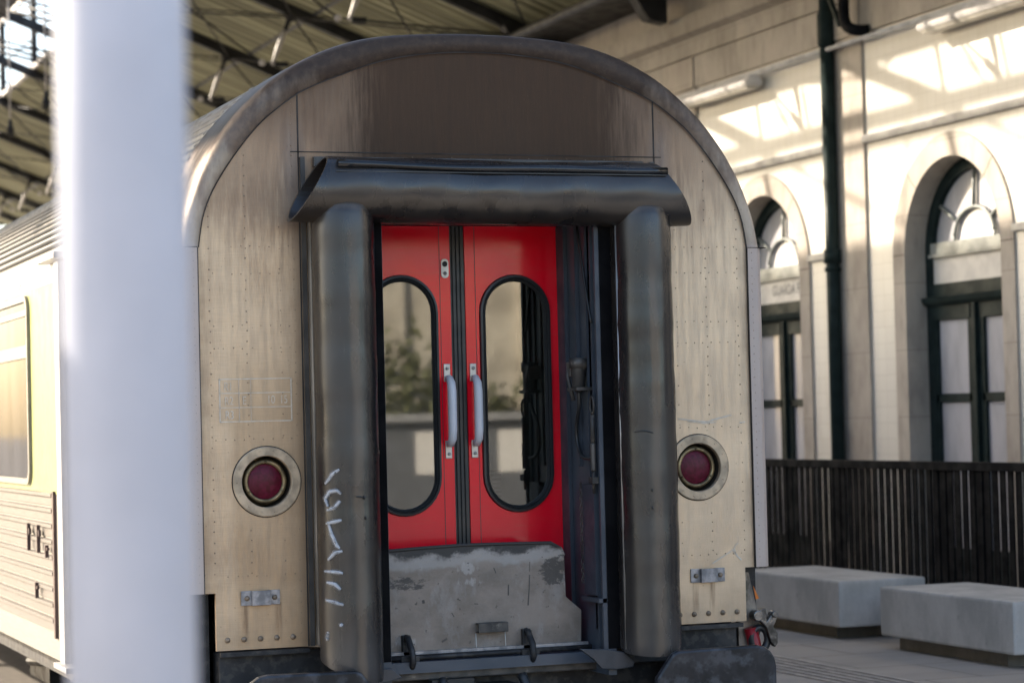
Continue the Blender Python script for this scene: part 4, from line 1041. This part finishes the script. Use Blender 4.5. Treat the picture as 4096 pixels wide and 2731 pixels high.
# ------------------------------------------------------------------ train shed roof
S = .40; Z0 = 9.85; XA = -1.8; XE = 7.25; XL = -7.8; XO = 3.33
def zr(x): return Z0 - S * x if x >= XA else (Z0 - S * XA) - S * (XA - x)
shed = empty('train_shed_roof', (0, 0, 0), label='high train shed roof of dark iron trusses carrying ribbed olive sheeting', cat='roof')
TY = [14.1 + 3.70 * k for k in range(-4, 11)]
Y0, Y1 = TY[0] - 1.2, TY[-1] + 2
def rod(name, a, b, r, m=None):
    q = MB(); q.tube([a, b], r, seg=6); return q.build(name, m or m_iron, shed)
def truss(y):
    t = MB(); wd = .12
    for xa, xb, h in ((1.9, XE, .15), (XA, 1.9, .05)):
        t.prism([(xa, zr(xa) + h), (xb, zr(xb) + h), (xb, zr(xb)), (xa, zr(xa))], 'y', y - (wd / 2 if h > .1 else .025), y + (wd / 2 if h > .1 else .025))
    t.prism([(XL, zr(XL) + .15), (XA, zr(XA) + .15), (XA, zr(XA)), (XL, zr(XL))], 'y', y - wd / 2, y + wd / 2)
    t.prism([(XE, zr(XE) + .1), (XE, 6.62), (XE - .22, 6.66), (XE - .55, zr(XE - .55)), (XE - .6, zr(XE - .6) + .1)], 'y', y - .10, y + .10)
    t.build('rafter', m_iron, shed)
    for (xs, L) in ((4.98, .72),):
        a = Vector((xs, y, zr(xs))); dr_ = Vector((-S, 0, -1)).normalized(); P = [a + dr_ * L * u for u in (0, .25, .3, .45, .65, .85, .92, 1.0)]
        q = MB(); q.tube([a + dr_ * -.02, a + dr_ * .02, a + dr_ * .08] + P[1:3], [.10, .09, .035, .028, .034], seg=10); q.build('strut_head', m_iron, shed)
        q = MB(); q.tube(P[2:], [.030, .042, .040, .028, .022, .034], seg=10); q.build('turned_strut', m_lightiron, shed)
        q = MB(); q.lathe([(.0004, -.05), (.035, -.035), (.045, 0), (.035, .035), (.0004, .05)], P[-1] + Vector((-.14, 0, .02)), axis='x', seg=12); q.build('tie_knuckle', m_lightiron, shed)
        q = MB(); q.box(P[-1].x + .03, P[-1].x + .22, y - .03, y + .03, P[-1].z - .03, P[-1].z + .04, .01); q.build('strut_shoe', m_iron, shed)
    P1 = P[-1] + Vector((-.14, 0, .02))
    rod('tie_rod', (XE - .3, y, zr(XE - .3)), P1, .014); rod('tie_rod', P1, (1.9, y, zr(1.9)), .014); (16 < y < 26) and rod('tie_rod', P1, (XL, y, P1.z + .35), .008)
for y in TY: truss(y)
for x, r_, m_ in ((5.33, .035, m_purlin), (3.30, .05, m_lightiron), (.85, .03, m_iron), (-6.5, .05, m_iron)):
    q = MB(); q.bar((x, Y0, zr(x) + .20), (x, Y1, zr(x) + .20), r_ * 2, .08); q.build('purlin', m_, shed)
q = MB(); q.prism([(1.78, zr(1.78) + .07), (2.22, zr(2.22) + .07), (2.22, zr(2.22) + .02), (1.78, zr(1.78) + .02)], 'y', Y0, Y1); q.build('walkway_board', m_iron, shed)
for ya, yb in zip(TY[:-1], TY[1:]):
    rod('bracing_rod', (5.02, ya, zr(5.02)), (7.1, yb, zr(7.1)), .014); rod('bracing_rod', (7.1, ya, zr(7.1)), (5.02, yb, zr(5.02)), .014)
    rod('bracing_rod', (5.02, ya, zr(5.02)), (3.3, yb, zr(3.3)), .014); rod('bracing_rod', (3.3, ya, zr(3.3)), (5.02, yb, zr(5.02)), .014)
    for (xa, da, xb, db, r_) in () if ya > 30 else ((3.4, 2.35, 2.2, 3.45, .030), (3.35, 2.18, 2.2, 2.75, .012), (3.27, 2.05, 2.44, 2.6, .022), (3.3, 1.39, 1.9, 2.65, .024), (2.2, 3.45, -.9, 6.2, .050), (1.6, 1.0, -1.2, 3.9, .022)):
        rod('glazing_strut', (xa, ya + da, zr(xa) + .08), (xb, ya + db, zr(xb) + .08), r_)
for y in [t_ for t_ in TY if 27 < t_ < 38]:
    q = MB(); x = 3.30
    q.bar((x, y, zr(x)), (x, y, zr(x) + 1.60), .10); (y < 34) and q.bar((x + .3, y, zr(x) + 1.50), (-1.2, y, zr(-1.2) + 1.62), .14)
    q.tube([(x, y + .06 + 1.0 * (1 - math.cos(t)), zr(x) + .55 + 1.0 * math.sin(t)) for t in [PI / 2 * k / 8 for k in range(9)]], .02, seg=6)
    q.build('lantern_post', m_iron, shed)
q = MB(); q.bar((3.30, TY[6], zr(3.30) + 1.60), (3.30, Y1, zr(3.30) + 1.60), .06, .08); q.build('lantern_rail', m_lightiron, shed)
q = MB(); q.tube([(3.30, TY[6], zr(3.3) + .75), (3.30, Y1, zr(3.3) + .75)], .012, seg=6); q.build('lantern_rail', m_iron, shed)
# ribbed sheeting with real corrugation (ridges run down the slope)
def sheeting(xa, xb, dz, name):
    q = MB(); rows = []; y = Y0; k = 0; prof_ = [(0, 0), (.10, 0), (.125, .035), (.20, .035), (.225, 0)]
    r0, r1 = [], []
    while y < Y1:
        for dy, h in prof_:
            r0.append((xa, y + dy, zr(xa) + dz + h)); r1.append((xb, y + dy, zr(xb) + dz + h))
        y += .25
    q.grid([r0, r1], smooth=False); return q.build(name, m_clad, shed, recalc=False)
sheeting(XO, XE + .3, .165, 'sheeting'); sheeting(XL, XA, .165, 'sheeting')
q = MB(); q.box(XE - .45, XE - .30, Y0, Y1, 6.97, 7.10, .01); q.build('eaves_beam', m_iron, shed)
q = MB(); q.tube([(XE - .55, Y0, 6.98), (XE - .55, Y1, 6.98)], .045, seg=12); q.build('gutter_pipe', m_purlin, shed)
q = MB(); q.box(XE - .28, XW + .2, Y0, Y1, 6.98, 7.10); q.build('eaves_soffit', m_iron, shed)
for y in TY[::2]:
    q = MB(); q.tube([(XL, y, .6), (XL, y, zr(XL))], .12, seg=14); q.build('shed_column', m_iron, shed)
# hanging lamps
for i, (x, y, z) in enumerate(((2.0, 23.7, 6.93), (2.0, 27.0, 6.95))):
    e = empty('hanging_lamp', (x, y, z), label=('dark pendant lamp on a long rod, nearest the white column' if i == 0 else 'dark pendant lamp on a long rod near the left edge of the photo'), cat='pendant lamp', group='pendant lamps under the shed roof')
    q = MB(); q.tube([(0, 0, .1), (0, 0, zr(x) - z)], .014, seg=6); q.build('rod', m_lightiron, e)
    q = MB(); q.lathe([(.012, .14), (.03, .10), (.035, .02), (.06, -.02), (.05, -.10), (.015, -.14), (.008, -.24), (.0005, -.25)], (0, 0, 0), axis='z', seg=14); q.build('lamp_body', m_iron, e)

# ------------------------------------------------------------------ behind the camera (seen only in reflections)
m_cliff = mk_stone('sunlit_render', (.50, .46, .39), (.30, .27, .225))
q = MB(); q.box(2, 34, -46, -44, -.02, 7.6)
for k in range(9): q.box(2.5 + k * 3.6, 3.1 + k * 3.6, -44, -43.7, -.02, 7.4)
tag(q.build('retaining_wall', m_cliff), 'pale rendered retaining wall with buttresses across the line behind the photographer', 'wall')
e = empty('platform_hut', (9.5, -28, .66), label='long dark platform hut with pale windows standing behind the photographer', cat='hut')
q = MB(); q.box(-3.4, 4.2, -1.2, 1.2, 0, 1.62); q.build('wall', m_purlin, e)
q = MB(); q.box(-3.6, 4.4, -1.4, 1.4, 1.62, 1.74); q.build('roof', m_rail, e)
for x in (-.9, .55, 2.0, 3.3):
    q = MB(); q.box(x, x + .5, 1.2, 1.23, .75, 1.45); q.build('window', m_panel, e)
random.seed(5)
m_leaf = simple('shrub_leaf', (.11, .12, .055), .6, var=.3)
def bush(cx, cy, cz, r, label):
    q = MB()
    for _ in range(700):
        u, v_ = random.uniform(-1, 1), random.uniform(0, 2 * PI); rr = r * random.uniform(.45, 1) * (1 + .2 * math.sin(v_ * 3)); s2 = math.sqrt(1 - u * u)
        P = Vector((cx + rr * s2 * math.cos(v_), cy + rr * s2 * math.sin(v_), cz + rr * u)); t = Vector((random.gauss(0, 1), random.gauss(0, 1), random.gauss(0, 1))).normalized() * .14; t2 = t.orthogonal().normalized() * .10
        q.add([P, P + t + t2, P + t * 2, P + t - t2], [(0, 1, 2, 3)])
    tag(q.build('wall_shrub', m_leaf), label, 'shrub')
bush(13.2, -42.5, 2.6, 1.9, 'tall shrub growing against the retaining wall')
bush(15.4, -42.5, 1.9, 1.3, 'small round shrub growing beside the tall one at the retaining wall')
